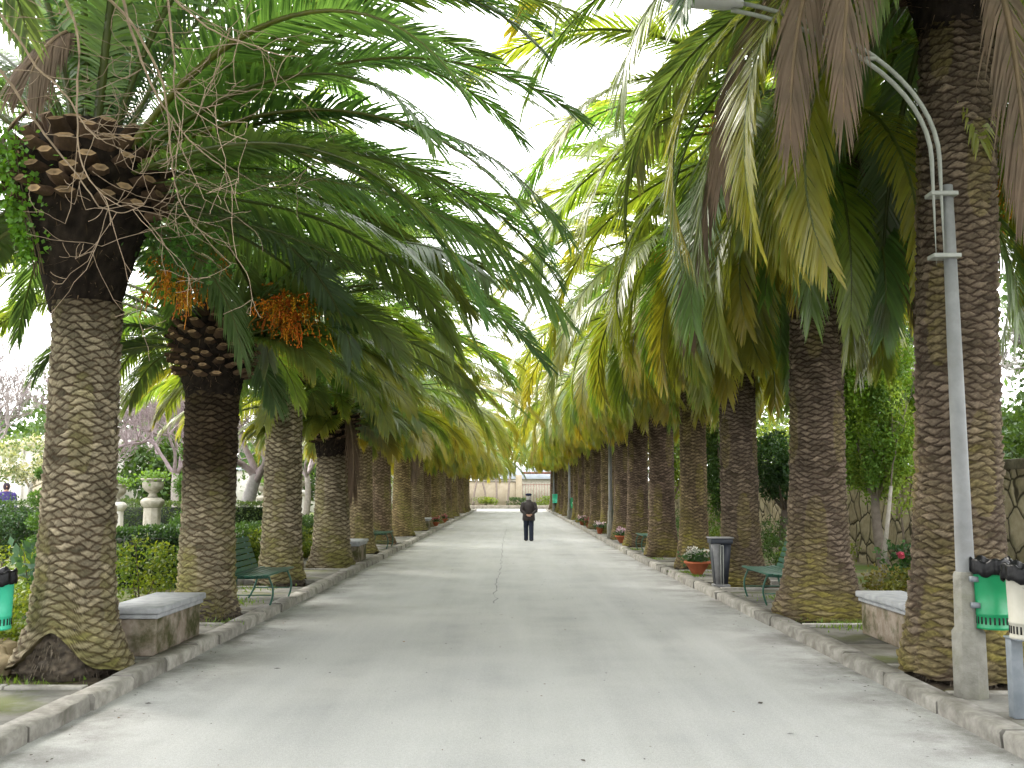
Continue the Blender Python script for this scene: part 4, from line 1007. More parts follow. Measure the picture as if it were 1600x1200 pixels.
# garden side: clipped hedges
hedge('low dark clipped hedge running across behind the yellow-green shrubs', -7.3, -5.3, 17.0, 17.8, .93, 1, (.034, .075, .026), 14000)
hedge('tall light green clipped hedge between the stone urn pillars', -13.5, -6.4, 26.0, 26.7, 1.33, 2, (.06, .10, .03), 20000)
hedge('long clipped hedge running beside the garden row of palms', -6.0, -5.35, 18.4, 34.0, .85, 3, (.042, .09, .024), 26000)
hedge('far clipped hedge running on beside the garden row of palms', -6.1, -5.3, 35.0, 70.0, .9, 4, (.07, .125, .03), 9000, .09)
hedge('pale clipped hedge below the bright white wall', -22, -14.2, 27.0, 27.7, 1.15, 5, (.07, .10, .045), 9000, .07)
hedge('second low hedge behind the dark clipped one', -9.5, -6.5, 21.0, 21.6, .82, 6, (.05, .10, .028), 7000)
# shrubs and ground cover beside the garden row
for i, (x, y, rx, ry, rz_, lab) in enumerate([(-5.6, 12.3, .7, .7, .55, 'low yellow-green shrub right behind the stone bench by the stout palm'), (-6.3, 13.6, .8, .8, .8, 'yellow-green shrub in front of the dark hedge, the more distant of two'),
                                              (-5.35, 14.6, .55, .8, .9, 'bright yellow-green shrub rising beside the date-bearing palm'), (-5.3, 10.2, .55, .8, .42, 'low yellowish ground shrub behind the aqua litter bin'), (-7.1, 15.4, .7, .6, .8, 'olive shrub against the dark clipped hedge'),
                                              (-5.2, 20.4, .45, .9, .7, 'yellow-green shrub between the tan palm and the short thick palm'), (-5.2, 24.6, .5, 1.2, .6, 'olive shrub behind the small pale stone bench end')]):
    bush('ground_shrub', lab, 'shrub', x, y, 100 + i, (rx, ry, rz_), 2600, .06, YLG if i != 4 else MDG, 16, group='yellow-green shrubs behind the palms')
bush('ground_shrub', 'dark bluish broad-leaved plant among the yellow-green shrubs', 'shrub', -6.1, 12.9, 131, (.35, .35, .85), 320, .15, [(.03, .08, .045), (.045, .10, .06)], 8, asp=.6)
leafy_tree('ball_topiary', 'dark green clipped ball bush at the picture edge', 'shrub', -10.15, 20.2, 21, .3, .05, (.78, .78, .70), .82, 7000, .07, DKG, 60, .28)
# tiered conifer just beside the stout palm
rng = np.random.default_rng(22); t = empty('tiered_topiary', (-7.55, 16.1, .09), 0, 'narrow tiered green topiary beside the stout palm trunk', 'topiary')
b = MB(); b.tube([(0, 0, -.03), (.02, 0, 2.1)], [.03, .012], 6, (.12, .09, .06)); b.build('trunk', M['bole'], t)
c = MB()
for zc, rr in ((.35, .26), (.75, .24), (1.12, .21), (1.5, .2), (1.9, .12)):
    P = rng.standard_normal((900, 3)); P /= np.linalg.norm(P, axis=1)[:, None]; c.cards(P * [rr, rr, rr * .7] * rng.uniform(.7, 1.1, (900, 1)) + [0, 0, zc], .05, rng, (.06, .13, .022))
c.build('crown', M['leaf'], t)
# spiral topiary behind the pillars
t = empty('spiral_topiary', (-8.0, 24.6, .09), 0, 'spiral clipped topiary beside the stone pillar', 'topiary')
b = MB(); b.tube([(0, 0, -.03), (.0, 0, 2.6)], [.035, .015], 6, (.2, .17, .13)); b.build('trunk', M['bole'], t)
q = rng.uniform(0, 1, 5200); a = q * 6.28 * 2.6; rr = (.30 - .2 * q); cc = np.stack([rr * np.cos(a), rr * np.sin(a), .3 + 2.4 * q], -1) + rng.standard_normal((5200, 3)) * (.085 - .035 * q)[:, None]
c = MB(); c.cards(cc, .055, rng, (.055, .125, .022)); c.build('crown', M['leaf'], t)

# stone pillars with planted urns
def pillar(x, y, s, lab, lab2, shade=1.0):
    g_ = 'stone pillars of the garden'
    t = empty('stone_pillar', (x, y, .09), R(12), lab, 'pillar', g_)
    b = MB(); b.lathe([(.001, -.03), (.27 * s, -.03), (.27 * s, .16 * s), (.215 * s, .2 * s), (.205 * s, 1.22 * s), (.001, 1.22 * s)], 8); b.build('pier', M['white'] if shade > 1 else M['urn'], t, bevel=.01)
    b = MB(); b.lathe([(.001, 1.222 * s), (.215 * s, 1.222 * s), (.25 * s, 1.27 * s), (.285 * s, 1.33 * s), (.285 * s, 1.39 * s), (.2 * s, 1.46 * s), (.001, 1.47 * s)], 8); b.build('capital', M['white'] if shade > 1 else M['urn'], t, bevel=.008)
    u = empty('stone_urn', (x, y, .09 + 1.472 * s), 0, lab2, 'urn', 'planted stone urns')
    b = MB(); b.lathe([(.001, 0), (.13 * s, 0), (.10 * s, .05 * s), (.09 * s, .1 * s), (.19 * s, .17 * s), (.245 * s, .24 * s), (.25 * s, .36 * s), (.235 * s, .37 * s), (.235 * s, .39 * s), (.285 * s, .42 * s), (.29 * s, .46 * s), (.24 * s, .46 * s), (.22 * s, .38 * s), (.001, .37 * s)], 32); b.build('bowl', M['urn'], u, smooth=False)
    rg = np.random.default_rng(int(y * 7)); c = MB(); P = rg.standard_normal((420, 3)) * [.17 * s, .17 * s, .07 * s] + [0, 0, .5 * s]; c.cards(P, .08 * s, rg, (.10, .19, .03), asp=.7); c.build('planting', M['leaf'], u)
pillar(-8.75, 24.4, 1.0, 'octagonal stone pillar with planted urn, between the stout palm and the date-bearing palm', 'weathered stone urn on the octagonal pillar between two palms')
pillar(-9.72, 24.6, .93, 'pale pillar half hidden beside the stout palm trunk', 'stone urn on the pale pillar beside the stout palm trunk', 1.1)
pillar(-9.3, 44, 1.15, 'pale far pillar with bright green planting between the tan palm and the short thick palm', 'far urn with bright green planting', 1.1)
pillar(-9.4, 38, 1.0, 'far stone pillar beside the tan palm trunk', 'far urn beside the tan palm trunk')

# leafless trees of the garden
bare_tree('stout grey leaning leafless tree between the date-bearing palm and the tan palm', -7.45, 27.0, 31, 2.1, .22, (.27, .255, .24), lean=(.6, 0), limbs=5)
bare_tree('grey leafless tree with purplish twigs behind the octagonal pillar', -10.4, 31, 32, 2.2, .14, (.33, .30, .27), (.30, .24, .25))
bare_tree('purplish leafless tree behind the hedge near the stout palm', -12.6, 30, 33, 2.4, .13, (.33, .30, .27), (.30, .24, .25))
bare_tree('leafless tree in front of the white wall', -19.2, 36, 34, 2.6, .16, (.38, .35, .32), (.27, .235, .225), limbs=5)
bare_tree('leafless tree by the picture edge beyond the ball bush', -15.0, 27.5, 35, 2.6, .12, (.40, .38, .35), (.27, .235, .225), lean=(-.4, 0), limbs=5)
for i, (x, y) in enumerate([(-8.6, 42), (-11.5, 48), (-8.8, 56), (-14, 40), (-10, 66), (-16.5, 45)]):
    bare_tree('far leafless garden tree seen between the trunks of the garden row', x, y, 36 + i, 2.3, .15, (.25, .225, .20), (.26, .22, .22), lev=4, minr=.009)
leafy_tree('flowering_tree', 'small tree with pale whitish blossom before the white wall', 'tree', -15.9, 33, 41, 1.9, .09, (1.75, 1.3, .95), 2.75, 3800, .13, [(.36, .38, .30), (.28, .32, .2), (.09, .14, .05), (.42, .42, .37)], 34, .34, bark=(.42, .40, .36))
# evergreen trees deeper in the garden
ev = [(-13.5, 39, 2.2, 1.9, 2.2, MDG), (-17, 47, 3.2, 3, 3.2, DKG), (-11.5, 52, 2.2, 2.2, 2.6, MDG), (-22, 50, 3.5, 3, 4, MDG), (-9.2, 62, 2, 2.4, 2.6, YLG), (-14, 66, 3, 3, 3.6, MDG), (-10, 80, 2.6, 3, 3, YLG), (-26, 44, 3, 3, 3.6, DKG), (-20, 62, 4, 4, 4.4, MDG)]
for i, (x, y, rx, ry, rz_, cs) in enumerate(ev):
    leafy_tree('evergreen_tree', 'rounded evergreen tree deep in the garden behind the pillars', 'tree', x, y, 50 + i, rz_ * .7, .15, (rx, ry, rz_), rz_ * 1.05, 4200, .26, cs, 34, .36, group='evergreen trees of the garden')

# the white building behind the garden
t = empty('white_building', (-19.5, 40, .09), R(-8), 'bright white garden building with framed doorway at the picture edge', 'building')
b = MB(); b.box((-6, 0, 0), (3.6, 4, 3.4)); b.build('wall', M['white'], t)
b = MB(); b.box((-6.2, -.2, 3.402), (3.8, 4.2, 3.7)); b.build('cornice', M['white'], t)
for x in (-2.2, -.2, 2.2):
    b = MB(); b.box((x - .16, -.14, 0), (x + .16, -.002, 3.4)); b.build('pilaster', M['white'], t, bevel=.01)
b = MB(); b.box((.35, -.06, 0), (1.75, -.003, 2.2)); d = b.build('door', M['cream'], t)
b = MB(); b.box((.25, -.10, 2.202), (1.85, -.004, 2.36)); b.build('lintel', M['cream'], d)
t = empty('pale_building', (-13.5, 78, .09), 0, 'far pale building glimpsed between the garden row trunks', 'building')
b = MB(); b.box((-9, 0, 0), (4.5, 5, 3.2)); b.build('wall', M['white'], t)
b = MB(); b.box((-9.3, -.3, 3.202), (4.8, 5.3, 3.45)); b.build('roof', M['roofblue'], t)
for x in (-6, -3, 0, 2.6):
    b = MB(); b.box((x, -.05, .9), (x + 1, -.003, 2.3)); b.build('window', M['wood_dark'], t)
b = MB(); b.box((-.9, -.25, 0), (.9, .25, .06)); b.box((-.75, -.18, .06), (-.55, .18, .42)); b.box((.55, -.18, .06), (.75, .18, .42)); b.box((-.95, -.27, .42), (.95, .27, .52))
tq = b.build('stone_bench', M['white'], bevel=.01); tq.location = (-9.0, 21.5, .1); tag(tq, 'white stone seat beside the dark clipped ball bush', 'bench')
# rocks around the foot of the stout palm
for i, (x, y, r) in enumerate([(-4.75, 9.3, .21), (-5.0, 8.8, .26), (-4.95, 9.9, .2)]):
    rg = np.random.default_rng(60 + i); u = np.linspace(0, np.pi, 12); v = np.linspace(0, 2 * np.pi, 18)[:-1]
    D = np.stack([np.sin(u)[:, None] * np.cos(v), np.sin(u)[:, None] * np.sin(v), np.cos(u)[:, None] + 0 * v], -1)
    rr = r * (1 + .16 * np.sin(D[..., 0] * 5 + i) * np.sin(D[..., 1] * 4) + .12 * np.sin(D[..., 2] * 7 + i * 2) + .03 * rg.standard_normal(D.shape[:2]))
    b = MB(); b.grid(D * rr[..., None] * [1, .8, .75], (.30, .24, .15), wrap=True); o = b.build('rock', M['bole'], smooth=False); o.location = (x, y, .03 + r * .5)
    tag(o, ['brown stone tucked against the foot of the stout palm', 'largest brown stone under the aqua litter bin', 'brown stone behind the foot of the stout palm'][i], 'rock', 'rocks by the stout palm')

# overhanging leafless twigs, from a tree standing just outside the frame
rng = np.random.default_rng(91)
t = empty('overhanging_tree', (-6.2, 6.6, .09), 0, 'leafless tree whose pale twigs hang over the stout palm', 'tree')
col = (.33, .25, .185)
b = MB(); q = np.linspace(0, 1, 8); b.tube(np.stack([.3 * q, .1 * np.sin(q * 4), 6.6 * q - .03], -1), np.linspace(.2, .1, 8), 10, (.22, .18, .15)); b.build('trunk', M['bole'], t, smooth=True)
c = MB()
main = [  # world points of the long drooping branches
    [(-5.9, 6.6, 6.6), (-4.2, 6.8, 6.6), (-3.0, 7.0, 5.6), (-2.75, 7.1, 5.0), (-2.45, 7.2, 4.55), (-2.1, 7.2, 4.25), (-1.75, 7.2, 4.05), (-1.55, 7.2, 3.75)],
    [(-5.9, 6.6, 6.4), (-4.6, 6.9, 6.5), (-3.6, 7.2, 5.9), (-3.25, 7.3, 5.2), (-3.15, 7.3, 4.6), (-3.0, 7.3, 4.15), (-2.7, 7.3, 3.9), (-2.55, 7.3, 3.7)],
    [(-5.9, 6.6, 6.6), (-4.2, 6.6, 7.0), (-3.2, 6.8, 6.4), (-2.7, 7.0, 5.6), (-2.2, 7.1, 5.2), (-1.8, 7.1, 5.0), (-1.4, 7.1, 4.9), (-1.1, 7.1, 4.88)],
    [(-5.9, 6.6, 6.3), (-4.8, 6.9, 6.1), (-4.0, 7.3, 5.5), (-3.6, 7.4, 5.0), (-3.2, 7.4, 4.75), (-2.9, 7.4, 4.5), (-2.65, 7.4, 4.45), (-2.3, 7.4, 4.5)],
    [(-5.9, 6.6, 6.5), (-4.2, 6.3, 6.8), (-2.9, 6.5, 6.2), (-2.35, 6.7, 5.4), (-2.2, 6.8, 4.8), (-2.1, 6.8, 4.5), (-1.8, 6.8, 4.4), (-1.55, 6.8, 4.45)],
    [(-5.9, 6.6, 6.1), (-5.0, 7.0, 5.7), (-4.2, 7.6, 5.2), (-3.8, 7.8, 4.7), (-3.4, 7.9, 4.3), (-3.1, 7.9, 4.0), (-2.8, 7.9, 3.95), (-2.5, 7.9, 4.05)],
    [(-5.9, 6.6, 6.4), (-4.4, 7.4, 6.3), (-3.3, 8.0, 5.8), (-2.9, 8.2, 5.2), (-2.75, 8.3, 4.7), (-2.6, 8.3, 4.3), (-2.3, 8.3, 4.0), (-1.9, 8.3, 3.85)]]
for mi, pts in enumerate(main):
    pts = np.array(pts) - [-6.2, 6.6, .09]; pts[3:, 0] -= np.linspace(.08, .5, len(pts) - 3); q = np.linspace(0, 1, 40); tt = np.linspace(0, 1, len(pts))
    P = np.stack([np.interp(q, tt, pts[:, k]) for k in range(3)], -1)
    for _ in range(2): P[1:-1] = (P[:-2] + 2 * P[1:-1] + P[2:]) / 4
    P += np.cumsum(rng.normal(0, .006, P.shape), 0)
    c.tube(P, np.interp(q, [0, .25, .6, 1], [.045, .013, .0065, .0026]), 6, tuple(np.array(col) * rng.uniform(.85, 1.2)), cap=False)
    for j in range(9):
        k0 = rng.integers(9, 38); d = rng.normal(0, .7, 3) + [.35, 0, -.45]; d /= np.linalg.norm(d)
        branch(c, rng, P[k0], d, rng.uniform(.3, .8), .0032, 2, col, .7, rng.uniform(-.02, .10), (1, 3), .62, .0026, 4, .16)
c.build('crown', M['bole'], t)
# ------------------------------------------------------------------ lamp post side garden
t = empty('stone_wall', (7.9, 11, .05), 0, 'rough polygonal stone retaining wall behind the lamp post side garden', 'wall')
n = 120; yy = np.linspace(0, 74, n); rg = np.random.default_rng(9)
b = MB(); P = np.array([[[.0 + .02 * rg.standard_normal(), y, z] for z in (-.1, .3, .8, 1.4, 2.0)] for y in yy]); b.grid(P[:, ::-1]); b.add([[0, 0, -.1], [.5, 0, -.1], [.5, 0, 2.0], [0, 0, 2.0]], [[0, 1, 2, 3]]); b.build('masonry', M['stonewall'], t)
b = MB(); 
y = -.05
while y < 74:
    L = rg.uniform(.7, 1.1); b.box((-.06, y, 2.0), (.5, min(74, y + L - .012), 2.0 + rg.uniform(.13, .16)), tuple(np.array([.62, .56, .45]) * rg.uniform(.7, 1.05))); y += L
b.build('coping', M['kerb'], t, bevel=.01)
bk = MB(); bk.add([[8.38, 8, 2.0], [14, 8, 2.6], [60, 8, 4.5], [8.38, 95, 2.0], [14, 95, 2.6], [60, 95, 4.5]], [[0, 1, 4, 3], [1, 2, 5, 4]]); bk.add([[8.36, 8, -.1], [60, 8, -.1], [60, 8, 4.5], [8.36, 8, 2]], [[0, 1, 2, 3]])
struct(bk.build('bank', M['garden']))
leafy_tree('thuja_tree', 'big bright green conifer between the massive palm and the tall palm', 'tree', 6.35, 17.2, 71, 1.6, .09, (.98, .9, 1.75), 2.95, 46000, .072, [(.15, .27, .03), (.20, .31, .04), (.10, .19, .03), (.24, .34, .06)], 130, .24, bark=(.2, .17, .14), lean=-.1)
for i, (x, y, ln) in enumerate([(6.0, 16.5, .25), (6.9, 17.6, -.1), (7.3, 16.2, .03)]):
    t = empty('sapling', (x, y, .09), 0, ['pale leaning stem in front of the stone wall', 'thin dark stem against the stone wall', 'slim straight pale stem beside the tall palm'][i], 'sapling', 'slim stems by the stone wall')
    b = MB(); b.tube([(0, 0, -.03), (ln * .5, 0, .8), (ln, 0, 1.7)], [.05, .04, .03][0:3] if i == 0 else [.025, .022, .015], 8, [(.38, .35, .30), (.16, .13, .1), (.36, .33, .28)][i]); b.build('trunk', M['bole'], t, smooth=True)
    b = MB(); branch(b, np.random.default_rng(i), (ln, 0, 1.7), (.1, 0, 1), .9, .015, 2, (.2, .17, .13)); b.build('crown', M['bole'], t)
leafy_tree('dark_evergreen', 'dark evergreen shrub tree on a bare stem behind the slatted bench', 'tree', 6.3, 23.2, 72, 1.3, .11, (.95, .9, .95), 2.2, 5200, .11, DKG, 40, .3, bark=(.10, .08, .065))
leafy_tree('cypress_tree', 'tall dark cypress between two trunks beyond the slatted bench', 'tree', 5.95, 28.5, 73, 1.0, .1, (.62, .6, 2.5), 2.95, 9000, .11, [(.05, .10, .018), (.035, .075, .016), (.08, .14, .022)], 70, .22)
leafy_tree('cypress_tree', 'bright yellow-green leafy tree seen past the brown trunk', 'tree', 6.2, 39, 74, 1.3, .1, (.9, .9, 2.3), 3.2, 5200, .16, YLG, 50, .28)
rng = np.random.default_rng(75)
for i, (x, y, rx, ry, rz_, cs, lab) in enumerate([
    (6.0, 12.6, .8, 1.0, .42, YLG, 'low yellow-green ground cover beside the tall palm'), (5.6, 14.3, .6, .8, .5, [(.15, .16, .03), (.17, .15, .04), (.10, .12, .03)], 'yellowish brown shrub behind the stone bench by the lamp post'),
    (6.7, 14.6, .6, .6, .6, [(.26, .26, .2), (.16, .18, .1), (.06, .1, .04)], 'silvery grey shrub in front of the stone wall'), (5.7, 18.5, .6, 1.0, .85, YLG, 'yellow-green shrub behind the slatted bench on the lamp post side'),
    (5.7, 21.5, .6, 1.2, .9, MDG, 'fresh green shrub behind the palm with mossy foot'), (5.3, 27, .5, 1.5, .9, YLG, 'bright grassy shrub between two brown trunks'), (5.4, 33, .6, 1.8, .9, MDG, 'green shrub among the lamp post side trunks'), (5.5, 42, .6, 2.5, 1.0, YLG, 'far green shrub among the lamp post side trunks')]):
    bush('ground_shrub', lab, 'shrub', x, y, 140 + i, (rx, ry, rz_), 2600, .065, cs, 16, group='shrubs behind the lamp post side palms')
bush('camellia_bush', 'glossy camellia bush with pink blossom by the stone wall', 'shrub', 6.35, 16.0, 151, (.5, .4, .72), 900, .10, [(.03, .08, .025), (.05, .12, .035)], 12, asp=.6)
fl = MB(); rg = np.random.default_rng(5)
q = rg.standard_normal((60, 3)); q /= np.linalg.norm(q, axis=1)[:, None]; fl.cards(q * .035, .05, rg, (.62, .12, .19), asp=1.0)
o = fl.build('camellia_flower', M['petal']); o.location = (6.03, 15.62, .72); tag(o, 'single pink camellia blossom before the stone wall', 'flower')
# plants on the bank above the wall
for i, (x, y, rx, ry, rz_, cs) in enumerate([(9.4, 13.6, 1.0, 1.4, 1.1, MDG), (9.2, 17.5, .9, 1.4, 1.2, MDG), (9.6, 22, 1, 2, 1.6, DKG), (9.5, 28, 1, 2, 1.8, MDG), (9.4, 35, 1, 3, 2, YLG), (9.6, 45, 1.2, 4, 2.2, MDG), (9.6, 57, 1.2, 5, 2.4, DKG)]):
    bush('bank_shrub', 'leafy shrub growing on the bank above the stone wall', 'shrub', x, y, 160 + i, (rx, ry, rz_), 2600, .12, cs, 20, z=2.0, group='shrubs on the bank above the stone wall')
for i, (x, y) in enumerate([(11.5, 16), (10.6, 19.5), (11, 25)]):
    bare_tree('greyish leafless bush tree on the bank above the stone wall', x, y, 80 + i, 1.5, .09, (.3, .28, .25), (.33, .31, .29), z=2.2, lev=5, minr=.007)
for i, (x, y, s) in enumerate([(15, 26, 3), (14, 36, 3.4), (16, 48, 4), (13, 60, 3.6), (19, 33, 4), (14, 76, 4)]):
    leafy_tree('bank_tree', 'dense green tree standing on the bank behind the lamp post side palms', 'tree', x, y, 90 + i, s * .6, .16, (s * .8, s * .8, s), s * 1.1, 4200, .28, [MDG, DKG, MDG][i % 3], 34, .36, z=2.6, group='trees on the bank')

# ------------------------------------------------------------------ the end of the avenue
t = empty('end_wall', (0, 103, 0), 0, 'long cream wall closing the far end of the avenue', 'wall')
b = MB(); b.box((-32, 0, -.1), (.4, .5, 2.7)); b.box((5.2, 0, -.1), (32, .5, 2.7)); b.build('masonry', M['cream'], t)
b = MB(); b.box((-32, -.08, 2.702), (.4, .58, 2.86)); b.box((5.2, -.08, 2.702), (32, .58, 2.86)); b.build('coping', M['urn'], t)
for x in (.7, 4.9):
    b = MB(); b.box((x - .32, -.1, -.1), (x + .32, .6, 3.4)); b.build('pier', M['cream'], t, bevel=.02)
t = empty('garden_gate', (2.8, 103.2, 0), 0, 'rusty iron gate frame standing at the avenue end', 'gate')
b = MB()
for x in np.linspace(-1.7, 1.7, 13): b.tube([(x, 0, .05), (x, 0, 2.5)], .022, 5, (1, 1, 1))
b.tube([(-1.75, 0, .2), (1.75, 0, .2)], .03, 5); b.tube([(-1.75, 0, 2.4), (1.75, 0, 2.4)], .03, 5); b.build('bars', M['rust'], t)
b = MB(); b.box((-1.8, -.1, 3.5), (1.8, .1, 3.72)); b.build('beam', M['rust'], t)
t = empty('pale_shed', (4.5, 135, 0), 0, 'pale bluish roofed building beyond the gate', 'building')
b = MB(); b.box((-9, 0, 0), (9, 8, 3.4)); b.build('wall', M['urn'], t)
b = MB(); b.add([[-9.5, -.5, 3.4], [9.5, -.5, 3.4], [9.5, 4, 5.8], [-9.5, 4, 5.8], [9.5, 8.5, 3.4], [-9.5, 8.5, 3.4]], [[0, 1, 2, 3], [3, 2, 4, 5], [0, 5, 4, 1]], [[1, 4, 2], [0, 3, 5]]); b.build('roof', M['roofblue'], t)
b = MB(); b.box((-13, 99.2, 0), (9, 99.55, .34), (.85, .8, .7)); b.box((-13, 99.56, 0), (9, 102, .26), (.45, .42, .3)); o = b.build('planter_wall', M['kerb'], bevel=.02); tag(o, 'low stone bed edge across the avenue end', 'planter')
for i, (x, w, h) in enumerate([(-9, 2.0, .9), (-5.6, 1.6, .6), (-2.6, 1.3, .75), (.8, 1.4, .7), (3.4, 1.6, .8), (6.5, 1.8, .9)]):
    bush('bed_shrub', 'low shrub in the stone bed at the avenue end', 'shrub', x, 100.6, 200 + i, (w, .6, h), 900, .17, MDG if i % 2 else YLG, 10, z=.3, group='shrubs at the avenue end')
for i, (x, h) in enumerate([(-5.2, 3.2), (-3.9, 3.4), (-2.6, 2.6), (-1.6, 3.0), (-.5, 3.4), (5.6, 3.3), (7.4, 3)]):
    bare_tree('thin bare tree in front of the cream end wall', x, 101.3, 210 + i, h, .12, (.22, .18, .15), (.22, .18, .16), lean=(.5 * math.sin(i * 2.1), 0), lev=3, minr=.012, limbs=3, z=.25)
for i, (x, y, s) in enumerate([(-14, 112, 5), (-7, 118, 5.5), (0, 160, 7), (11, 116, 5.5), (18, 112, 6), (-22, 108, 6), (9, 165, 7), (-12, 160, 7)]):
    leafy_tree('far_tree', 'broad green tree beyond the cream end wall', 'tree', x, y, 230 + i, s * .6, .2, (s * .85, s * .8, s * .9), s * 1.05, 3600, .5, [MDG, DKG, YLG][i % 3], 30, .36, z=0, group='trees beyond the end wall')
# distant wood on both sides, one leafy mass
rng = np.random.default_rng(300); b = MB(); n = 26000
side = rng.uniform(size=n) < .62
x = np.where(side, rng.uniform(-75, -24, n), rng.uniform(24, 70, n)); y = rng.uniform(70, 135, n)
hh = 7 + 2.5 * np.sin(x * .35) * np.sin(y * .21 + 1) + 1.5 * np.sin(x * 1.1 + y * .7)
z = rng.uniform(0, 1, n) ** .7 * hh + np.where(side, 0, 2.5)
b.cards(np.stack([x, y, z], -1), 1.0, rng, np.array(MDG + DKG)[rng.integers(6, size=n)], asp=.6)
tag(b.build('distant_wood', M['leaf']), 'distant green wood closing the view on either side', 'wood', kind='stuff')
# ------------------------------------------------------------------ people
def person(loc, rz, label, coat, legs, hands_back=True, hat=(.012, .016, .045), hair=(.42, .40, .38), s=1.0, hood=False):
    """standing / walking figure facing +Y; body is one skinned surface, clothing and hair are its children"""
    J = {}; V = []; E = []; RAD = []
    def j(n, p, r, par=None):
        J[n] = len(V); V.append(p); RAD.append(r)
        if par: E.append((J[par], J[n]))
    j('pelvis', (0, 0, .86), (.145, .10)); j('waist', (0, .0, 1.0), (.135, .095), 'pelvis'); j('chest', (0, -.015, 1.18), (.16, .105), 'waist'); j('upper', (0, -.005, 1.30), (.10, .075), 'chest')
    j('neck', (0, .03, 1.385), (.052, .052), 'upper'); j('skull', (0, .055, 1.47), (.072, .085), 'neck'); j('top', (0, .05, 1.575), (.068, .08), 'skull')
    for sd, st in ((-1, .17), (1, -.13)):
        a = 'l' if sd < 0 else 'r'
        j(a + 'hip', (sd * .085, 0, .83), (.088, .088), 'pelvis'); j(a + 'knee', (sd * .085, .04 + st * .6, .46), (.058, .058), a + 'hip'); j(a + 'ank', (sd * .08, st - .03, .085), (.04, .04), a + 'knee')
        j(a + 'ball', (sd * .095, st + .09, .035), (.036, .03), a + 'ank'); j(a + 'toe', (sd * .10, st + .15, .03), (.028, .022), a + 'ball')
        j(a + 'sho', (sd * .175, -.01, 1.285), (.045, .045), 'upper')
        if hands_back:
            j(a + 'elb', (sd * .262, -.10, 1.05), (.044, .044), a + 'sho'); j(a + 'wri', (sd * .075, -.225, .90), (.027, .027), a + 'elb'); j(a + 'palm', (-sd * .0 + sd * .02, -.235, .875 + .012 * sd), (.034, .02), a + 'wri')
            tips = [((-sd * .055, -.238 - .012 * sd, .895), .009), ((-sd * .062, -.242 - .012 * sd, .875), .0095), ((-sd * .058, -.244 - .012 * sd, .855), .009), ((-sd * .045, -.244 - .012 * sd, .838), .008)]
            th = (sd * .0, -.262, .91)
        else:
            j(a + 'elb', (sd * .25, -.02, 1.04), (.044, .044), a + 'sho'); j(a + 'wri', (sd * .24, .08, .84), (.027, .027), a + 'elb'); j(a + 'palm', (sd * .235, .10, .775), (.02, .036), a + 'wri')
            tips = [((sd * .225, .135, .70), .009), ((sd * .23, .115, .69), .0095), ((sd * .232, .092, .692), .009), ((sd * .235, .07, .705), .008)]
            th = (sd * .215, .15, .765)
        for k, (tp, rr) in enumerate(tips):
            p0 = np.array(V[J[a + 'palm']]); tp = np.array(tp); mid = (p0 * .45 + tp * .55) + [0, -.008, 0]
            j(a + 'f%da' % k, tuple(p0 * .75 + tp * .25), (rr * 1.15, rr * 1.15), a + 'palm'); j(a + 'f%db' % k, tuple(mid), (rr, rr), a + 'f%da' % k); j(a + 'f%dc' % k, tuple(tp), (rr * .85, rr * .85), a + 'f%db' % k)
        p0 = np.array(V[J[a + 'wri']]); tm = (p0 + np.array(th)) / 2
        j(a + 't1', tuple(tm), (.011, .011), a + 'palm'); j(a + 't2', th, (.009, .009), a + 't1')
    me = bpy.data.meshes.new('person'); me.from_pydata([tuple(v) for v in V], E, [])
    o = bpy.data.objects.new('person', me); COL.objects.link(o); me.materials.append(M['skin'])
    md = o.modifiers.new('Skin', 'SKIN'); md.use_smooth_shade = True
    if not me.skin_vertices:
        bm = bmesh.new(); bm.from_mesh(me); bm.verts.layers.skin.verify(); bm.to_mesh(me); bm.free()
    for i, r in enumerate(RAD):
        me.skin_vertices[0].data[i].radius = r; me.skin_vertices[0].data[i].use_root = (i == 0)
    o.modifiers.new('Subdivision', 'SUBSURF').levels = 1; o.modifiers['Subdivision'].render_levels = 1
    tag(o, label, 'person')
    o.location = loc; o.rotation_euler = (0, 0, rz); o.scale = (s, s, s)
    rg = np.random.default_rng(3)
    def loft(mb, secs, col, k=28, wr=.01, both=False):
        th = np.arange(k) * 6.2832 / k; rings = []
        for (cx, cy, z, a, b) in secs:
            f = 1 + wr * np.sin(th * 7 + z * 31) + wr * .7 * np.sin(th * 12 - z * 45)
            rings.append(np.stack([cx + a * f * np.cos(th), cy + b * f * np.sin(th), z + 0 * th + .3 * wr * np.sin(5 * th)], -1))
        mb.grid(np.array(rings), tuple(col), wrap=True)
    # jacket: body, sleeves, collar
    c = MB()
    ck = np.array(coat)
    loft(c, [(0, -.01, .70, .215, .155), (0, -.01, .705, .222, .16), (0, -.012, .80, .218, .158), (0, -.015, .92, .205, .15), (0, -.02, 1.05, .205, .148), (0, -.025, 1.17, .212, .145), (0, -.015, 1.27, .225, .13), (0, -.005, 1.33, .185, .11), (0, .005, 1.352, .13, .10), (0, .018, 1.365, .085, .08)], ck, 36, .014)
    c.build('jacket', M['leather'] if hands_back else M['cloth'], o, smooth=True)
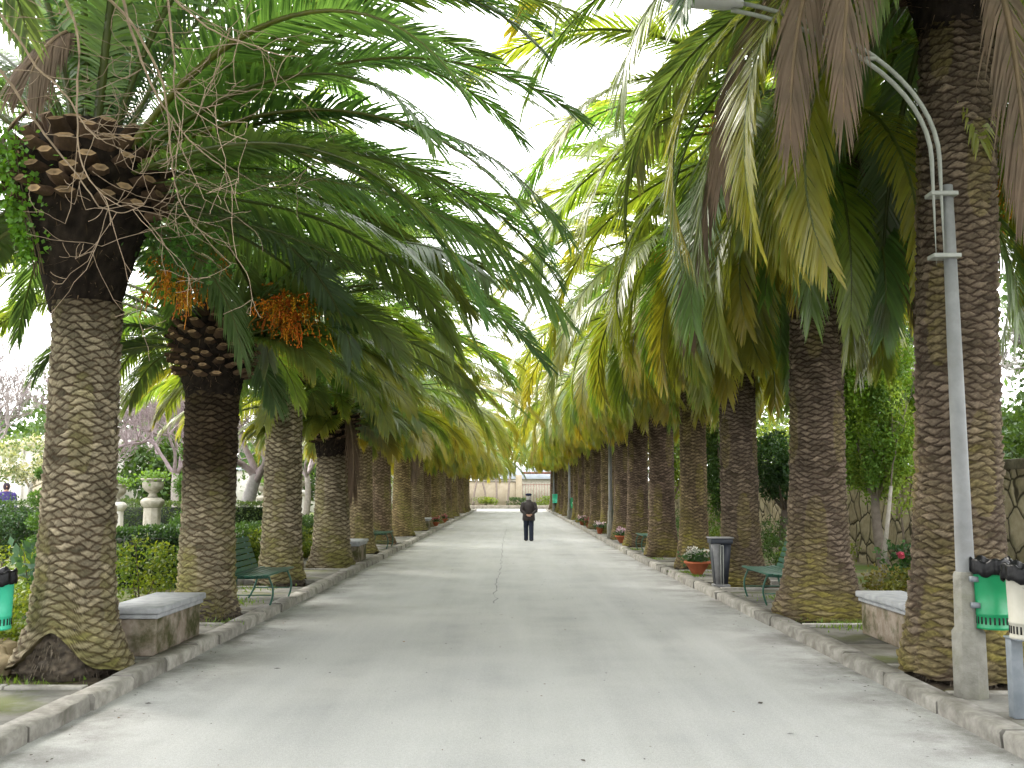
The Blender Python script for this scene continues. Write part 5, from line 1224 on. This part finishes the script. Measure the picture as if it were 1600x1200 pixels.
    for sd in (-1, 1):
        a = 'l' if sd < 0 else 'r'
        c = MB(); p = [np.array(V[J[a + n]]) for n in ('sho', 'elb', 'wri')]
        q = np.linspace(0, 1, 15); P = np.where(q[:, None] < .55, p[0] + (p[1] - p[0]) * (q / .55)[:, None], p[1] + (p[2] - p[1]) * ((q - .55) / .45 * .92)[:, None])
        P[1:-1] = (P[:-2] + P[1:-1] * 2 + P[2:]) / 4; P[0] += [-sd * .02, 0, .015]
        c.tube(P, np.interp(q, [0, .1, .55, .9, 1], [.085, .088, .066, .052, .05]) * (1 + .05 * np.sin(q * 40)), 14, tuple(ck * 1.05)); c.build('sleeve', M['leather'] if hands_back else M['cloth'], o, smooth=True)
        c = MB(); p = [np.array(V[J[a + n]]) for n in ('hip', 'knee', 'ank')]
        P = np.array([p[0] + [0, 0, .09], p[0], p[0] * .5 + p[1] * .5, p[1], p[1] * .5 + p[2] * .5 + [0, -.01, 0], p[2] + [0, .0, .0], p[2] + [0, .015, -.045]])
        q = np.linspace(0, 1, 22); tt = np.linspace(0, 1, 7); P = np.stack([np.interp(q, tt, P[:, k]) for k in range(3)], -1)
        c.tube(P, np.interp(q, [0, .15, .5, .8, 1], [.108, .105, .084, .074, .078]) * (1 + .03 * np.sin(q * 47 + sd)), 16, tuple(legs)); c.build('trouser_leg', M['cloth'], o, smooth=True)
        c = MB(); an = np.array(V[J[a + 'ank']]); y0 = an[1]
        loft(c, [(an[0], y0 + .06, .0, .048, .135), (an[0], y0 + .06, .028, .052, .14), (an[0], y0 + .045, .055, .047, .115), (an[0], y0 + .005, .09, .042, .06), (an[0], y0, .10, .02, .03)], (.02, .018, .018), 20, 0)
        c.build('shoe', M['leather'], o, smooth=True)
    # hair round the back of the head, ears, nose, cap
    c = MB(); loft(c, [(0, .03, 1.405, .058, .06), (0, .036, 1.43, .078, .082), (0, .04, 1.50, .086, .098), (0, .045, 1.555, .084, .098), (0, .05, 1.60, .05, .06)], hair, 26, .03); c.build('hair', M['cloth'], o, smooth=True)
    fc = MB()
    for sd in (-1, 1): fc.lathe([(.001, -.03), (.018, -.018), (.021, .008), (.012, .03), (.001, .034)], 10, at=(sd * .09, .05, 1.50), sy=1.0, sx=.5)
    fc.lathe([(.001, -.022), (.017, -.014), (.010, .02), (.001, .03)], 8, at=(0, .15, 1.495)); fc.build('face', M['skin'], o, smooth=True)
    ey = MB()
    for sd in (-1, 1): ey.lathe([(.001, -.009), (.011, 0), (.001, .009)], 8, (.03, .025, .02), at=(sd * .034, .135, 1.525))
    ey.box((-.025, .136, 1.452), (.025, .142, 1.459), (.25, .09, .08)); ey.build('eyes_and_mouth', M['plain'], o)
    if hat is not None:
        c = MB(); loft(c, [(0, .05, 1.552, .088, .102), (0, .05, 1.566, .092, .106), (0, .045, 1.578, .108, .122), (0, .045, 1.602, .112, .125), (0, .05, 1.626, .085, .095), (0, .05, 1.636, .03, .03), (0, .05, 1.637, .001, .001)], hat, 28, .008); c.build('beret', M['cloth'], o, smooth=True)
    if hands_back:
        c = MB(); loft(c, [(0, .012, 1.345, .10, .092), (0, .016, 1.40, .082, .080), (0, .014, 1.405, .09, .088), (0, .008, 1.345, .112, .105)], ck * 1.25, 26, .01); c.build('collar', M['leather'], o, smooth=True)
    return o
person((.58, 34.9, .0), R(3), 'elderly man in beret and dark leather jacket walking away with hands clasped behind', (.024, .017, .016), (.022, .027, .045), s=1.0)
person((-14.9, 29.5, .30), R(-150), 'person in a purple-blue coat standing before the white wall', (.06, .045, .17), (.03, .03, .05), hands_back=False, hat=None, hair=(.05, .035, .05), s=1.03)
tb = MB(); tb.box((-22, 28.2, -.1), (-13.6, 33.5, .30)); struct(tb.build('terrace', M['pave']))

# ------------------------------------------------------------------ camera, light, world
cam = bpy.data.cameras.new('Camera'); co = bpy.data.objects.new('Camera', cam); COL.objects.link(co)
cam.sensor_width = 36; cam.lens = 35.0; cam.clip_start = .1; cam.clip_end = 2000
co.location = (0, 0, 1.7); co.rotation_euler = (R(90 + 6.166), 0, 0)
scene.camera = co

az, el = R(-48), R(41)                       # sun stands ahead, over the garden side
to_sun = Vector((math.sin(az) * math.cos(el), math.cos(az) * math.cos(el), math.sin(el)))
sun = bpy.data.lights.new('Sun', 'SUN'); so_ = bpy.data.objects.new('Sun', sun); COL.objects.link(so_)
sun.energy = 1.3; sun.angle = R(10.0); sun.color = (1, .94, .84)
so_.location = (0, 0, 40); so_.rotation_euler = to_sun.to_track_quat('Z', 'Y').to_euler()

w = bpy.data.worlds.new('World'); scene.world = w; w.use_nodes = True
N, L = w.node_tree.nodes, w.node_tree.links
bg = N['Background']; sky = N.new('ShaderNodeTexSky'); sky.sky_type = 'NISHITA'; sky.sun_disc = False
sky.sun_elevation = el; sky.sun_rotation = az; sky.dust_density = 4; sky.air_density = 1.2
tc = N.new('ShaderNodeTexCoord').outputs['Generated']
cl = ramp(N, L, noise(N, L, tc, 2.2, 5, .6), .25, .5)
cm = N.new('ShaderNodeMath'); cm.operation = 'MULTIPLY_ADD'; cm.inputs[1].default_value = .35; cm.inputs[2].default_value = .6; L.new(cl, cm.inputs[0])
L.new(mix(N, L, cm.outputs[0], sky.outputs[0], (9.7, 9.7, 9.75)), bg.inputs['Color'])
bg.inputs['Strength'].default_value = .15

scene.view_settings.view_transform = 'Standard'; scene.view_settings.look = 'None'
scene.view_settings.exposure = 1.92; scene.view_settings.gamma = 1.0; scene.view_settings.use_curve_mapping = False
scene.cycles.max_bounces = 6; scene.cycles.diffuse_bounces = 3; scene.cycles.glossy_bounces = 2; scene.cycles.transmission_bounces = 4
